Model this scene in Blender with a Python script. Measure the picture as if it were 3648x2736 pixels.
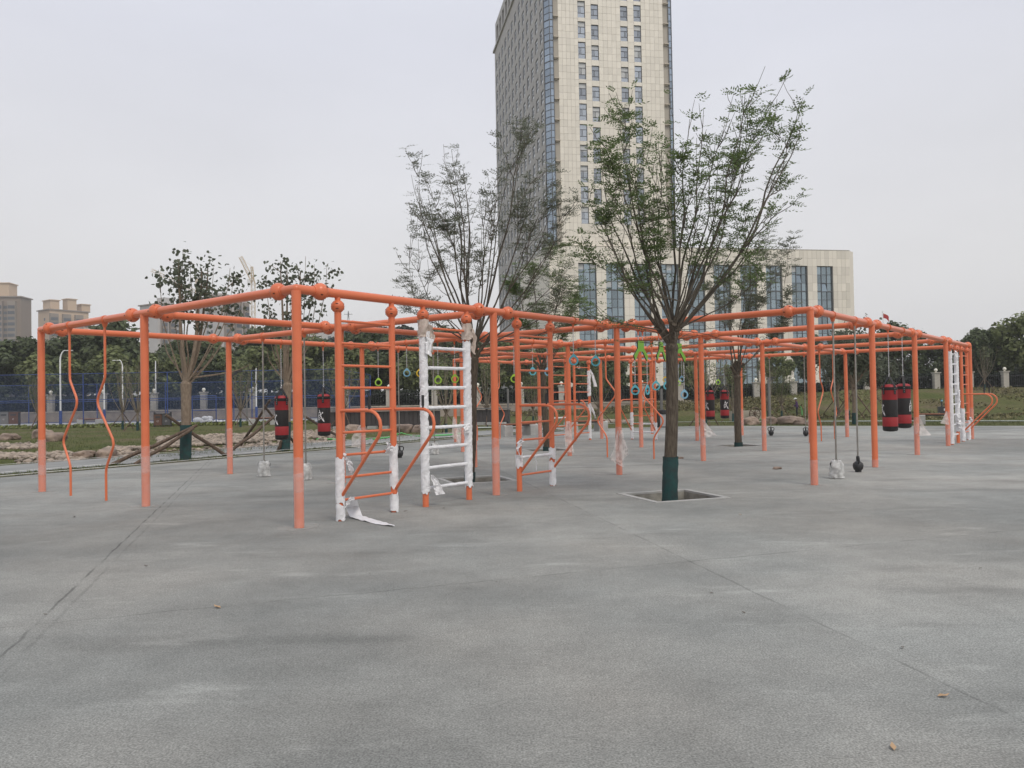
import bpy, bmesh, math, random
from mathutils import Vector, Matrix, noise

for o in list(bpy.data.objects):
    bpy.data.objects.remove(o, do_unlink=True)
S = bpy.context.scene
C = S.collection
RND = random.Random(11)
rad = math.radians

# ------------------------------------------------------------------ camera
W, H = 3648.0, 2736.0
FPX, PITCH, ROLL, EYE = 2857.92, 0.017671, 0.017830, 1.5226
cd = bpy.data.cameras.new('camera')
cam = bpy.data.objects.new('camera', cd)
C.objects.link(cam)
cd.sensor_fit = 'HORIZONTAL'
cd.angle = 2 * math.atan(W / 2 / FPX)
cd.clip_start = 0.05
cd.clip_end = 6000
cam.location = (0, 0, EYE)
cam.rotation_euler = (Matrix.Rotation(math.pi / 2 + PITCH, 3, 'X') @ Matrix.Rotation(-ROLL, 3, 'Z')).to_euler()
S.camera = cam
S.render.resolution_x, S.render.resolution_y = 1024, 768

# ------------------------------------------------------------------ sky and sun (overcast, soft light from behind the camera's right)
SUN_AZ, SUN_EL = rad(150), rad(52)          # clockwise from +Y
world = bpy.data.worlds.new('World')
S.world = world
world.use_nodes = True
nt = world.node_tree
nt.nodes.clear()
N, L = nt.nodes.new, nt.links.new
out = N('ShaderNodeOutputWorld'); bg = N('ShaderNodeBackground')
sky = N('ShaderNodeTexSky'); sky.sky_type = 'NISHITA'; sky.sun_disc = False
sky.sun_elevation = SUN_EL; sky.sun_rotation = SUN_AZ
sky.air_density = 1.0; sky.dust_density = 6.0; sky.ozone_density = 1.0
hs = N('ShaderNodeHueSaturation'); hs.inputs['Saturation'].default_value = 0.55
sc = N('ShaderNodeMix'); sc.data_type = 'RGBA'; sc.blend_type = 'MULTIPLY'; sc.inputs[0].default_value = 1.0
sc.inputs[7].default_value = (0.1, 0.1, 0.1, 1)
tc = N('ShaderNodeTexCoord'); sp = N('ShaderNodeSeparateXYZ'); L(tc.outputs['Generated'], sp.inputs[0])
ramp = N('ShaderNodeValToRGB')
ramp.color_ramp.elements[0].position = 0.0; ramp.color_ramp.elements[0].color = (0.80, 0.79, 0.78, 1)
ramp.color_ramp.elements[1].position = 0.75; ramp.color_ramp.elements[1].color = (0.72, 0.76, 0.86, 1)
e = ramp.color_ramp.elements.new(0.14); e.color = (0.80, 0.795, 0.80, 1)
e = ramp.color_ramp.elements.new(0.40); e.color = (0.73, 0.745, 0.82, 1)
L(sp.outputs[2], ramp.inputs[0])
nz = N('ShaderNodeTexNoise'); nz.inputs['Scale'].default_value = 2.2; nz.inputs['Detail'].default_value = 6.0
mp = N('ShaderNodeMapping'); mp.inputs['Scale'].default_value = (1, 1, 2.6)
L(tc.outputs['Generated'], mp.inputs[0]); L(mp.outputs[0], nz.inputs['Vector'])
mr = N('ShaderNodeMapRange'); mr.inputs[1].default_value = 0.3; mr.inputs[2].default_value = 0.7
mr.inputs[3].default_value = 0.97; mr.inputs[4].default_value = 1.07
L(nz.outputs[0], mr.inputs[0])
mu = N('ShaderNodeMix'); mu.data_type = 'RGBA'; mu.blend_type = 'MULTIPLY'; mu.inputs[0].default_value = 1.0
L(ramp.outputs[0], mu.inputs[6]); L(mr.outputs[0], mu.inputs[7])
mx = N('ShaderNodeMix'); mx.data_type = 'RGBA'; mx.inputs[0].default_value = 0.93
L(sky.outputs[0], hs.inputs['Color']); L(hs.outputs[0], sc.inputs[6])
L(sc.outputs[2], mx.inputs[6]); L(mu.outputs[2], mx.inputs[7])
L(mx.outputs[2], bg.inputs[0]); bg.inputs[1].default_value = 1.0
L(bg.outputs[0], out.inputs[0])

sd = bpy.data.lights.new('sun', 'SUN'); sd.energy = 1.35; sd.angle = rad(22); sd.color = (1.0, 0.93, 0.83)
sun = bpy.data.objects.new('sun', sd); C.objects.link(sun)
sdir = Vector((math.sin(SUN_AZ) * math.cos(SUN_EL), math.cos(SUN_AZ) * math.cos(SUN_EL), math.sin(SUN_EL)))
sun.rotation_euler = (-sdir).to_track_quat('-Z', 'Y').to_euler()
sun.location = (0, 0, 60)

S.view_settings.view_transform = 'Standard'
S.view_settings.look = 'None'
S.view_settings.exposure = 0.08
S.view_settings.gamma = 1.0
S.view_settings.use_curve_mapping = False

# ------------------------------------------------------------------ pixel -> world
def ray(px, py):
    dx, dy = px - W / 2, py - H / 2
    cr, sr = math.cos(ROLL), math.sin(ROLL)
    u = cr * dx - sr * dy; v = sr * dx + cr * dy
    r, up = u / FPX, -v / FPX
    c, s = math.cos(PITCH), math.sin(PITCH)
    return Vector((r, c - up * s, s + up * c))
def at(px, py, D):
    d = ray(px, py); d = d / d.y * D
    return Vector((d.x, d.y, d.z + EYE))
def gp(px, py, z=0.0):
    d = ray(px, py); k = (z - EYE) / d.z
    return Vector((k * d.x, k * d.y, z))
DS = 1 / 0.60636                            # 2212-wide picture -> full size
def atd(x, y, D): return at(x * DS, y * DS, D)

# ------------------------------------------------------------------ materials
MATS = {}
def mat(name, col, rough=0.6, col2=None, nscale=4.0, detail=4.0, bump=0.0, bscale=40.0, metal=0.0, spec=0.5,
        island=0.0, objrand=0.0, transl=0.0, contrast=(0.35, 0.65), stretch=None, coat=0.0):
    if name in MATS: return MATS[name]
    m = bpy.data.materials.new(name); m.use_nodes = True
    t = m.node_tree; t.nodes.clear(); N = t.nodes.new; L = t.links.new
    o = N('ShaderNodeOutputMaterial'); b = N('ShaderNodeBsdfPrincipled')
    b.inputs['Roughness'].default_value = rough; b.inputs['Metallic'].default_value = metal
    b.inputs['Specular IOR Level'].default_value = spec
    b.inputs['Coat Weight'].default_value = coat
    tc = N('ShaderNodeTexCoord'); vec = tc.outputs['Object']
    if stretch:
        mp = N('ShaderNodeMapping'); mp.inputs['Scale'].default_value = stretch
        L(vec, mp.inputs[0]); vec = mp.outputs[0]
    cout = None
    if col2:
        nz = N('ShaderNodeTexNoise'); nz.inputs['Scale'].default_value = nscale; nz.inputs['Detail'].default_value = detail
        L(vec, nz.inputs['Vector'])
        r = N('ShaderNodeMapRange'); r.inputs[1].default_value, r.inputs[2].default_value = contrast
        L(nz.outputs[0], r.inputs[0])
        mx = N('ShaderNodeMix'); mx.data_type = 'RGBA'
        mx.inputs[6].default_value = (*col, 1); mx.inputs[7].default_value = (*col2, 1)
        L(r.outputs[0], mx.inputs[0]); cout = mx.outputs[2]
    if island or objrand:
        src = N('ShaderNodeNewGeometry').outputs['Random Per Island'] if island else N('ShaderNodeObjectInfo').outputs['Random']
        amt = island or objrand
        r = N('ShaderNodeMapRange'); r.inputs[3].default_value = 1 - amt; r.inputs[4].default_value = 1 + amt
        L(src, r.inputs[0])
        mx = N('ShaderNodeMix'); mx.data_type = 'RGBA'; mx.blend_type = 'MULTIPLY'; mx.inputs[0].default_value = 1
        if cout: L(cout, mx.inputs[6])
        else: mx.inputs[6].default_value = (*col, 1)
        L(r.outputs[0], mx.inputs[7]); cout = mx.outputs[2]
    if cout: L(cout, b.inputs['Base Color'])
    else: b.inputs['Base Color'].default_value = (*col, 1)
    if bump:
        nb = N('ShaderNodeTexNoise'); nb.inputs['Scale'].default_value = bscale; nb.inputs['Detail'].default_value = 3
        L(vec, nb.inputs['Vector'])
        bn = N('ShaderNodeBump'); bn.inputs['Strength'].default_value = min(1.0, bump); bn.inputs['Distance'].default_value = 0.02
        L(nb.outputs[0], bn.inputs['Height']); L(bn.outputs[0], b.inputs['Normal'])
    sh = b.outputs[0]
    if transl:
        tr = N('ShaderNodeBsdfTranslucent')
        if cout: L(cout, tr.inputs[0])
        else: tr.inputs[0].default_value = (*col, 1)
        ms = N('ShaderNodeMixShader'); ms.inputs[0].default_value = transl
        L(sh, ms.inputs[1]); L(tr.outputs[0], ms.inputs[2]); sh = ms.outputs[0]
    L(sh, o.inputs[0])
    MATS[name] = m
    return m

def film_mat(name, col, alpha, rough=0.3, vary=False):
    m = bpy.data.materials.new(name); m.use_nodes = True
    t = m.node_tree; t.nodes.clear(); N = t.nodes.new; L = t.links.new
    o = N('ShaderNodeOutputMaterial'); b = N('ShaderNodeBsdfPrincipled'); tp = N('ShaderNodeBsdfTransparent')
    b.inputs['Base Color'].default_value = (*col, 1); b.inputs['Roughness'].default_value = rough
    ms = N('ShaderNodeMixShader')
    tc = N('ShaderNodeTexCoord'); nz = N('ShaderNodeTexNoise'); nz.inputs['Scale'].default_value = 9; nz.inputs['Detail'].default_value = 5
    L(tc.outputs['Object'], nz.inputs['Vector'])
    r = N('ShaderNodeMapRange'); r.inputs[1].default_value = 0.3; r.inputs[2].default_value = 0.7
    r.inputs[3].default_value = alpha * (0.55 if vary else 0.75); r.inputs[4].default_value = min(1, alpha * (1.5 if vary else 1.25))
    L(nz.outputs[0], r.inputs[0]); L(r.outputs[0], ms.inputs[0])
    L(tp.outputs[0], ms.inputs[1]); L(b.outputs[0], ms.inputs[2]); L(ms.outputs[0], o.inputs[0])
    MATS[name] = m
    return m

orange = mat('orange_paint', (0.75, 0.195, 0.086), 0.30, (0.67, 0.163, 0.068), 2.2, bump=0.06, bscale=25, spec=0.5)
white_film = mat('white_film', (0.84, 0.835, 0.845), 0.33, (0.74, 0.735, 0.745), 12, bump=0.12, bscale=22)
beige_film = mat('beige_film', (0.60, 0.50, 0.43), 0.5, (0.50, 0.41, 0.35), 12, bump=0.3, bscale=40)
clear_film = film_mat('clear_film', (0.86, 0.74, 0.69), 0.22, 0.25)
loose_clear = film_mat('loose_clear_film', (0.84, 0.76, 0.72), 0.48, 0.3)
bag_film = film_mat('plastic_bag_film', (0.74, 0.74, 0.72), 0.62, 0.3, True)
steel = mat('steel', (0.42, 0.40, 0.36), 0.32, metal=0.85, col2=(0.30, 0.285, 0.26), nscale=6)
chain_steel = mat('chain_steel', (0.62, 0.62, 0.62), 0.3, metal=0.9)
black_rubber = mat('black_rubber', (0.018, 0.018, 0.019), 0.5, (0.03, 0.03, 0.03), 12)
dark_slot = mat('dark_slot', (0.10, 0.025, 0.012), 0.7)
concrete = mat('concrete', (0.46, 0.455, 0.435), 0.85, (0.36, 0.355, 0.335), 3, bump=0.3, bscale=60)
kerb_mat = mat('kerb_concrete', (0.68, 0.665, 0.62), 0.85, (0.48, 0.47, 0.44), 3, bump=0.2, bscale=70)
pit_wall = mat('pit_wall', (0.36, 0.345, 0.30), 0.9, (0.20, 0.19, 0.165), 5, bump=0.4, bscale=35)
soil = mat('soil', (0.10, 0.075, 0.05), 0.95, (0.17, 0.13, 0.09), 9, bump=0.6, bscale=30)
bark_dark = mat('bark_dark', (0.060, 0.045, 0.032), 0.9, (0.125, 0.10, 0.072), 9, bump=1.0, bscale=16, stretch=(5, 5, 0.9))
bark_light = mat('bark_light', (0.25, 0.195, 0.14), 0.85, (0.17, 0.125, 0.088), 7, bump=0.5, bscale=20, stretch=(3, 3, 1.2))
twig_mat = mat('twig', (0.075, 0.062, 0.048), 0.85, (0.12, 0.10, 0.075), 6)
stem_mat = mat('pale_stem', (0.24, 0.20, 0.145), 0.85, (0.16, 0.13, 0.095), 5)
stake_mat = mat('stake_wood', (0.085, 0.058, 0.040), 0.85, (0.15, 0.105, 0.075), 5, bump=0.4, bscale=25, stretch=(4, 4, 0.6))
green_wrap = mat('green_cloth', (0.012, 0.062, 0.058), 0.85, (0.022, 0.040, 0.040), 8, bump=0.5, bscale=50)
leaf_pin = mat('leaf_pinnate', (0.135, 0.185, 0.070), 0.55, island=0.4, transl=0.42)
leaf_grey = mat('leaf_greygreen', (0.150, 0.165, 0.112), 0.55, island=0.4, transl=0.42)
leaf_big = mat('leaf_broad', (0.125, 0.140, 0.095), 0.6, island=0.4, transl=0.4)
leaf_dark = mat('leaf_dark', (0.105, 0.130, 0.060), 0.7, island=0.5, transl=0.35)
leaf_mid = mat('leaf_mid', (0.175, 0.20, 0.082), 0.7, island=0.45, transl=0.35)
leaf_pale = mat('leaf_pale', (0.105, 0.125, 0.045), 0.7, island=0.5, transl=0.2)
leaf_far = mat('leaf_far', (0.040, 0.062, 0.038), 0.8, island=0.5)
hedge_leaf = mat('leaf_hedge', (0.022, 0.030, 0.016), 0.8, island=0.5)
shrub_leaf = mat('leaf_shrub', (0.15, 0.17, 0.05), 0.8, island=0.5)
dry_leaf = mat('dry_leaf', (0.46, 0.30, 0.17), 0.8, island=0.2)
rock_mat = mat('boulder', (0.34, 0.26, 0.20), 0.9, (0.17, 0.125, 0.10), 2.5, bump=0.8, bscale=7)
pebble_mat = mat('pebble', (0.29, 0.235, 0.185), 0.85, island=0.45)
wood = mat('bench_wood', (0.30, 0.115, 0.06), 0.6, (0.22, 0.085, 0.045), 6, stretch=(1, 8, 8))
blue_metal = mat('blue_metal', (0.030, 0.062, 0.21), 0.45, (0.04, 0.075, 0.24), 3)
white_metal = mat('white_metal', (0.78, 0.78, 0.76), 0.4)
dark_metal = mat('dark_metal', (0.045, 0.045, 0.047), 0.45)
grey_metal = mat('grey_metal', (0.16, 0.155, 0.15), 0.5)
stone_pier = mat('pier_stone', (0.52, 0.49, 0.43), 0.85, (0.42, 0.39, 0.34), 2, bump=0.1, bscale=20)
globe_mat = mat('globe_glass', (0.80, 0.77, 0.66), 0.35)
cyan_plastic = mat('cyan_plastic', (0.10, 0.42, 0.50), 0.4)
lightblue_plastic = mat('lightblue_plastic', (0.20, 0.42, 0.56), 0.4)
green_plastic = mat('green_plastic', (0.36, 0.60, 0.06), 0.4)
lime_plastic = mat('lime_plastic', (0.17, 0.40, 0.035), 0.45)
yellow_plastic = mat('yellow_plastic', (0.72, 0.48, 0.03), 0.4)
bag_red = mat('bag_red', (0.34, 0.022, 0.026), 0.5, (0.30, 0.018, 0.022), 4, bump=0.1, bscale=8)
bag_black = mat('bag_black', (0.012, 0.010, 0.010), 0.5, bump=0.1, bscale=8)
print_white = mat('white_print', (0.78, 0.76, 0.76), 0.6)
hose_mat = mat('green_hose', (0.10, 0.50, 0.13), 0.5)
mesh_film = film_mat('blue_fence_mesh', (0.045, 0.075, 0.15), 0.17, 0.7)

# ------------------------------------------------------------------ mesh builder
class MB:
    def __init__(s): s.v = []; s.f = []; s.m = []
    def add(s, vs, fs, mi=0):
        b = len(s.v); s.v += [tuple(x) for x in vs]
        s.f += [tuple(b + i for i in f) for f in fs]; s.m += [mi] * len(fs)
        return s
    def box(s, c, d, mi=0, rz=0.0, M=None):
        hx, hy, hz = d[0] / 2, d[1] / 2, d[2] / 2
        vs = [Vector((x * hx, y * hy, z * hz)) for z in (-1, 1) for y in (-1, 1) for x in (-1, 1)]
        if M is None: M = Matrix.Rotation(rz, 3, 'Z')
        vs = [M @ v + Vector(c) for v in vs]
        return s.add(vs, [(0, 2, 3, 1), (4, 5, 7, 6), (0, 1, 5, 4), (2, 6, 7, 3), (0, 4, 6, 2), (1, 3, 7, 5)], mi)
    def bar(s, a, b, w, h=None, mi=0):
        a, b = Vector(a), Vector(b); d = b - a; h = h or w
        q = d.to_track_quat('X', 'Z').to_matrix()
        return s.box((a + b) / 2, (d.length, w, h), mi, M=q)
    def tube(s, pts, r, n=8, mi=0, caps=True):
        pts = [Vector(p) for p in pts]; k = len(pts)
        rs = list(r) if hasattr(r, '__len__') else [r] * k
        vs = []; ref = None
        for i, p in enumerate(pts):
            t = (pts[min(i + 1, k - 1)] - pts[max(i - 1, 0)])
            if t.length < 1e-9: t = Vector((0, 0, 1))
            t.normalize()
            if ref is None:
                ref = Vector((1, 0, 0)) if abs(t.x) < 0.8 else Vector((0, 1, 0))
            ref = (ref - t * ref.dot(t)); ref.normalize()
            bi = t.cross(ref)
            for j in range(n):
                a = 2 * math.pi * j / n
                vs.append(p + (ref * math.cos(a) + bi * math.sin(a)) * rs[i])
        fs = [(i * n + j, i * n + (j + 1) % n, (i + 1) * n + (j + 1) % n, (i + 1) * n + j) for i in range(k - 1) for j in range(n)]
        if caps:
            fs.append(tuple(range(n - 1, -1, -1))); fs.append(tuple((k - 1) * n + j for j in range(n)))
        return s.add(vs, fs, mi)
    def lathe(s, prof, n=16, c=(0, 0, 0), mis=None):
        c = Vector(c); k = len(prof)
        vs = [c + Vector((r * math.cos(2 * math.pi * j / n), r * math.sin(2 * math.pi * j / n), z)) for r, z in prof for j in range(n)]
        for i in range(k - 1):
            b = [(i * n + j, i * n + (j + 1) % n, (i + 1) * n + (j + 1) % n, (i + 1) * n + j) for j in range(n)]
            if i == 0: s._o = len(s.v); s.v += [tuple(x) for x in vs]
            s.f += [tuple(s._o + q for q in f) for f in b]; s.m += [mis[i] if mis else 0] * n
        return s
    def sphere(s, c, r, n=14, m=10, mi=0, sc=(1, 1, 1)):
        c = Vector(c); vs = [c + Vector((0, 0, -r * sc[2]))]
        for i in range(1, m):
            a = -math.pi / 2 + math.pi * i / m
            for j in range(n):
                b = 2 * math.pi * j / n
                vs.append(c + Vector((r * sc[0] * math.cos(a) * math.cos(b), r * sc[1] * math.cos(a) * math.sin(b), r * sc[2] * math.sin(a))))
        vs.append(c + Vector((0, 0, r * sc[2])))
        fs = [(0, 1 + (j + 1) % n, 1 + j) for j in range(n)]
        for i in range(m - 2):
            for j in range(n):
                a = 1 + i * n + j; b = 1 + i * n + (j + 1) % n
                fs.append((a, b, b + n, a + n))
        t = len(vs) - 1; q = 1 + (m - 2) * n
        fs += [(q + j, q + (j + 1) % n, t) for j in range(n)]
        return s.add(vs, fs, mi)
    def torus(s, c, R, r, axis='Z', n=20, m=8, mi=0, sc=(1, 1), tilt=None):
        c = Vector(c); vs = []
        for i in range(n):
            a = 2 * math.pi * i / n
            for j in range(m):
                b = 2 * math.pi * j / m
                q = Vector(((R + r * math.cos(b)) * math.cos(a) * sc[0], (R + r * math.cos(b)) * math.sin(a) * sc[1], r * math.sin(b)))
                if axis == 'X': q = Vector((q.z, q.x, q.y))
                elif axis == 'Y': q = Vector((q.x, q.z, q.y))
                if tilt: q = tilt @ q
                vs.append(c + q)
        fs = [(i * m + j, ((i + 1) % n) * m + j, ((i + 1) % n) * m + (j + 1) % m, i * m + (j + 1) % m) for i in range(n) for j in range(m)]
        return s.add(vs, fs, mi)
    def mesh(s, name, mats, smooth=40):
        me = bpy.data.meshes.new(name); me.from_pydata(s.v, [], s.f)
        for m in (mats if isinstance(mats, (list, tuple)) else [mats]): me.materials.append(m)
        if any(s.m): me.polygons.foreach_set('material_index', s.m)
        if smooth:
            me.polygons.foreach_set('use_smooth', [True] * len(s.f)); me.set_sharp_from_angle(angle=rad(smooth))
        me.update()
        return me
    def build(s, name, mats, parent=None, loc=(0, 0, 0), smooth=40, rz=0):
        return link(name, s.mesh(name, mats, smooth), parent, loc, rz)

def link(name, me, parent=None, loc=(0, 0, 0), rz=0, scale=None):
    o = bpy.data.objects.new(name, me); C.objects.link(o)
    o.parent = parent; o.location = loc; o.rotation_euler = (0, 0, rz)
    if scale: o.scale = scale
    return o
def tag(o, label=None, cat=None, group=None, kind=None):
    if label: o['label'] = label
    if cat: o['category'] = cat
    if group: o['group'] = group
    if kind: o['kind'] = kind
    return o
def thing(name, label, cat, loc=(0, 0, 0), rz=0, group=None):
    o = bpy.data.objects.new(name, None); C.objects.link(o)
    o.location = loc; o.rotation_euler = (0, 0, rz); o.empty_display_size = 0.1
    return tag(o, label, cat, group)
def copy_tree(o, parent=None):
    c = o.copy(); C.objects.link(c); c.parent = parent
    for ch in list(o.children): copy_tree(ch, c)
    return c
def smooth01(a, b, x):
    t = max(0.0, min(1.0, (x - a) / (b - a))); return t * t * (3 - 2 * t)

# ------------------------------------------------------------------ rig grid
YAW = 0.6719
O3 = Vector((-2.6081, 9.749))
AV = Vector((-math.cos(YAW), math.sin(YAW))) * 3.7262
BV = Vector((math.sin(YAW), math.cos(YAW))) * 3.7450
TOP = 2.9
def G(a, b):
    p = O3 + AV * a + BV * b; return Vector((p.x, p.y, 0))
NODES = [(2, b) for b in range(7)] + [(1, b) for b in range(7)] + [(0, b) for b in range(7)] + [(-1, b) for b in range(2, 7)] + [(3, 4), (3, 5)]

# ------------------------------------------------------------------ terrain
PLAZA = [(-78, -82.5), (-11.15, 17.44), (-1.42, 31.97), (4.31, 38.3), (9.28, 39.41), (21.17, 33.26), (70, 7), (70, -82.5)]
def edge_y(x):
    for (x0, y0), (x1, y1) in zip(PLAZA[:-2], PLAZA[1:-1]):
        if x0 <= x <= x1: return y0 + (y1 - y0) * (x - x0) / (x1 - x0)
    return PLAZA[0][1] if x < PLAZA[0][0] else 7
def hz(x, y):
    e = edge_y(x); d = y - e
    nzv = noise.noise(Vector((x * 0.09, y * 0.09, 3.1))) * 0.12
    right = -0.3 * smooth01(2, 18, d)
    right += (0.45 + 0.75 * smooth01(16, 30, x)) * smooth01(60, 73, y) + 0.85 * smooth01(64, 76, y) * smooth01(5, 14, x) + nzv * smooth01(8, 20, d)
    left = nzv * 1.0 * smooth01(6, 12, d) * (1 - smooth01(48, 55, y)) - 0.18 * smooth01(5.5, 7.5, d) * (1 - smooth01(9.5, 12, d))
    left += 1.0 * smooth01(72.05, 72.15, y)
    k = smooth01(-7, 4, x)
    z = left * (1 - k) + right * k
    if y > 76: z = z * (1 - smooth01(76, 80, y)) + (1.0 + 0.85 * smooth01(14, 30, x)) * smooth01(76, 80, y)
    if d < 5.6 and x < 3: z = 0
    if d < 0.4: z = 0
    return z

def ground_mat():
    m = bpy.data.materials.new('lawn'); m.use_nodes = True
    t = m.node_tree; b = t.nodes['Principled BSDF']; N = t.nodes.new; L = t.links.new
    tc = N('ShaderNodeTexCoord')
    n1 = N('ShaderNodeTexNoise'); n1.inputs['Scale'].default_value = 0.28; n1.inputs['Detail'].default_value = 6
    n2 = N('ShaderNodeTexNoise'); n2.inputs['Scale'].default_value = 5; n2.inputs['Detail'].default_value = 5
    L(tc.outputs['Object'], n1.inputs['Vector']); L(tc.outputs['Object'], n2.inputs['Vector'])
    r = N('ShaderNodeValToRGB'); e = r.color_ramp.elements
    e[0].position = 0.34; e[0].color = (0.165, 0.135, 0.078, 1); e[1].position = 0.68; e[1].color = (0.098, 0.115, 0.038, 1)
    q = e.new(0.48); q.color = (0.132, 0.135, 0.052, 1)
    L(n1.outputs[0], r.inputs[0])
    mr = N('ShaderNodeMapRange'); mr.inputs[1].default_value = 0.25; mr.inputs[2].default_value = 0.75; mr.inputs[3].default_value = 0.5; mr.inputs[4].default_value = 1.15
    L(n2.outputs[0], mr.inputs[0])
    mx = N('ShaderNodeMix'); mx.data_type = 'RGBA'; mx.blend_type = 'MULTIPLY'; mx.inputs[0].default_value = 1
    L(r.outputs[0], mx.inputs[6]); L(mr.outputs[0], mx.inputs[7]); L(mx.outputs[2], b.inputs['Base Color'])
    b.inputs['Roughness'].default_value = 0.95; b.inputs['Specular IOR Level'].default_value = 0.1
    bp = N('ShaderNodeBump'); bp.inputs['Strength'].default_value = 0.9; bp.inputs['Distance'].default_value = 0.08
    n3 = N('ShaderNodeTexNoise'); n3.inputs['Scale'].default_value = 9; n3.inputs['Detail'].default_value = 6
    L(tc.outputs['Object'], n3.inputs['Vector']); L(n3.outputs[0], bp.inputs['Height']); L(bp.outputs[0], b.inputs['Normal'])
    return m
lawn_mat = ground_mat()

def build_ground():
    xs = [-700, -400, -200, -120, -80] + [-60 + i * 1.5 for i in range(81)] + [80, 120, 200, 400, 700]
    ys = [-300, -120, -60, -20, 0, 8] + [12 + i * 1.25 for i in range(48)] + [71.9, 72.06, 72.14, 72.3, 73.5, 75, 76.5, 78, 80, 84, 90, 100, 130, 200, 400, 700, 1000]
    vs = []
    for y in ys:
        for x in xs:
            inside = y < edge_y(x) + 0.3 if -78 < x < 70 else y < 10
            vs.append((x, y, -0.42 if inside and y < edge_y(x) - 1.6 else (-0.03 if inside else hz(x, y) - 0.012)))
    n = len(xs)
    fs = [(j * n + i, j * n + i + 1, (j + 1) * n + i + 1, (j + 1) * n + i) for j in range(len(ys) - 1) for i in range(n - 1)]
    b = MB(); b.add(vs, fs)
    o = b.build('ground', lawn_mat, smooth=60)
    tag(o, 'green and dry brown lawn and terrain around the plaza', kind='structure')
build_ground()

def flat_poly(name, outer, holes, m, z, thick=0.0):
    cu = bpy.data.curves.new(name, 'CURVE'); cu.dimensions = '2D'; cu.fill_mode = 'BOTH' if thick else 'FRONT'
    cu.extrude = thick
    for loop in [outer] + holes:
        sp = cu.splines.new('POLY'); sp.points.add(len(loop) - 1)
        for p, q in zip(sp.points, loop): p.co = (q[0], q[1], 0, 1)
        sp.use_cyclic_u = True
    tmp = bpy.data.objects.new('tmp', cu); C.objects.link(tmp)
    bpy.context.view_layer.update()
    me = bpy.data.meshes.new_from_object(tmp.evaluated_get(bpy.context.evaluated_depsgraph_get()))
    bpy.data.objects.remove(tmp, do_unlink=True); bpy.data.curves.remove(cu)
    me.name = name; me.materials.clear(); me.materials.append(m)
    o = bpy.data.objects.new(name, me); C.objects.link(o); o.location.z = z
    return o

# tree pits follow the paving direction
PITS = [Vector((2.40, 12.20)), Vector((-0.70, 15.15)), Vector((6.65, 23.75)), Vector((0.98, 23.3))]
PU = Vector((math.cos(rad(19)), math.sin(rad(19)))); PV = Vector((-PU.y, PU.x))
def sq(c, h): return [tuple(c + PU * (h * a) + PV * (h * b)) for a, b in ((-1, -1), (1, -1), (1, 1), (-1, 1))]

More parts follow.
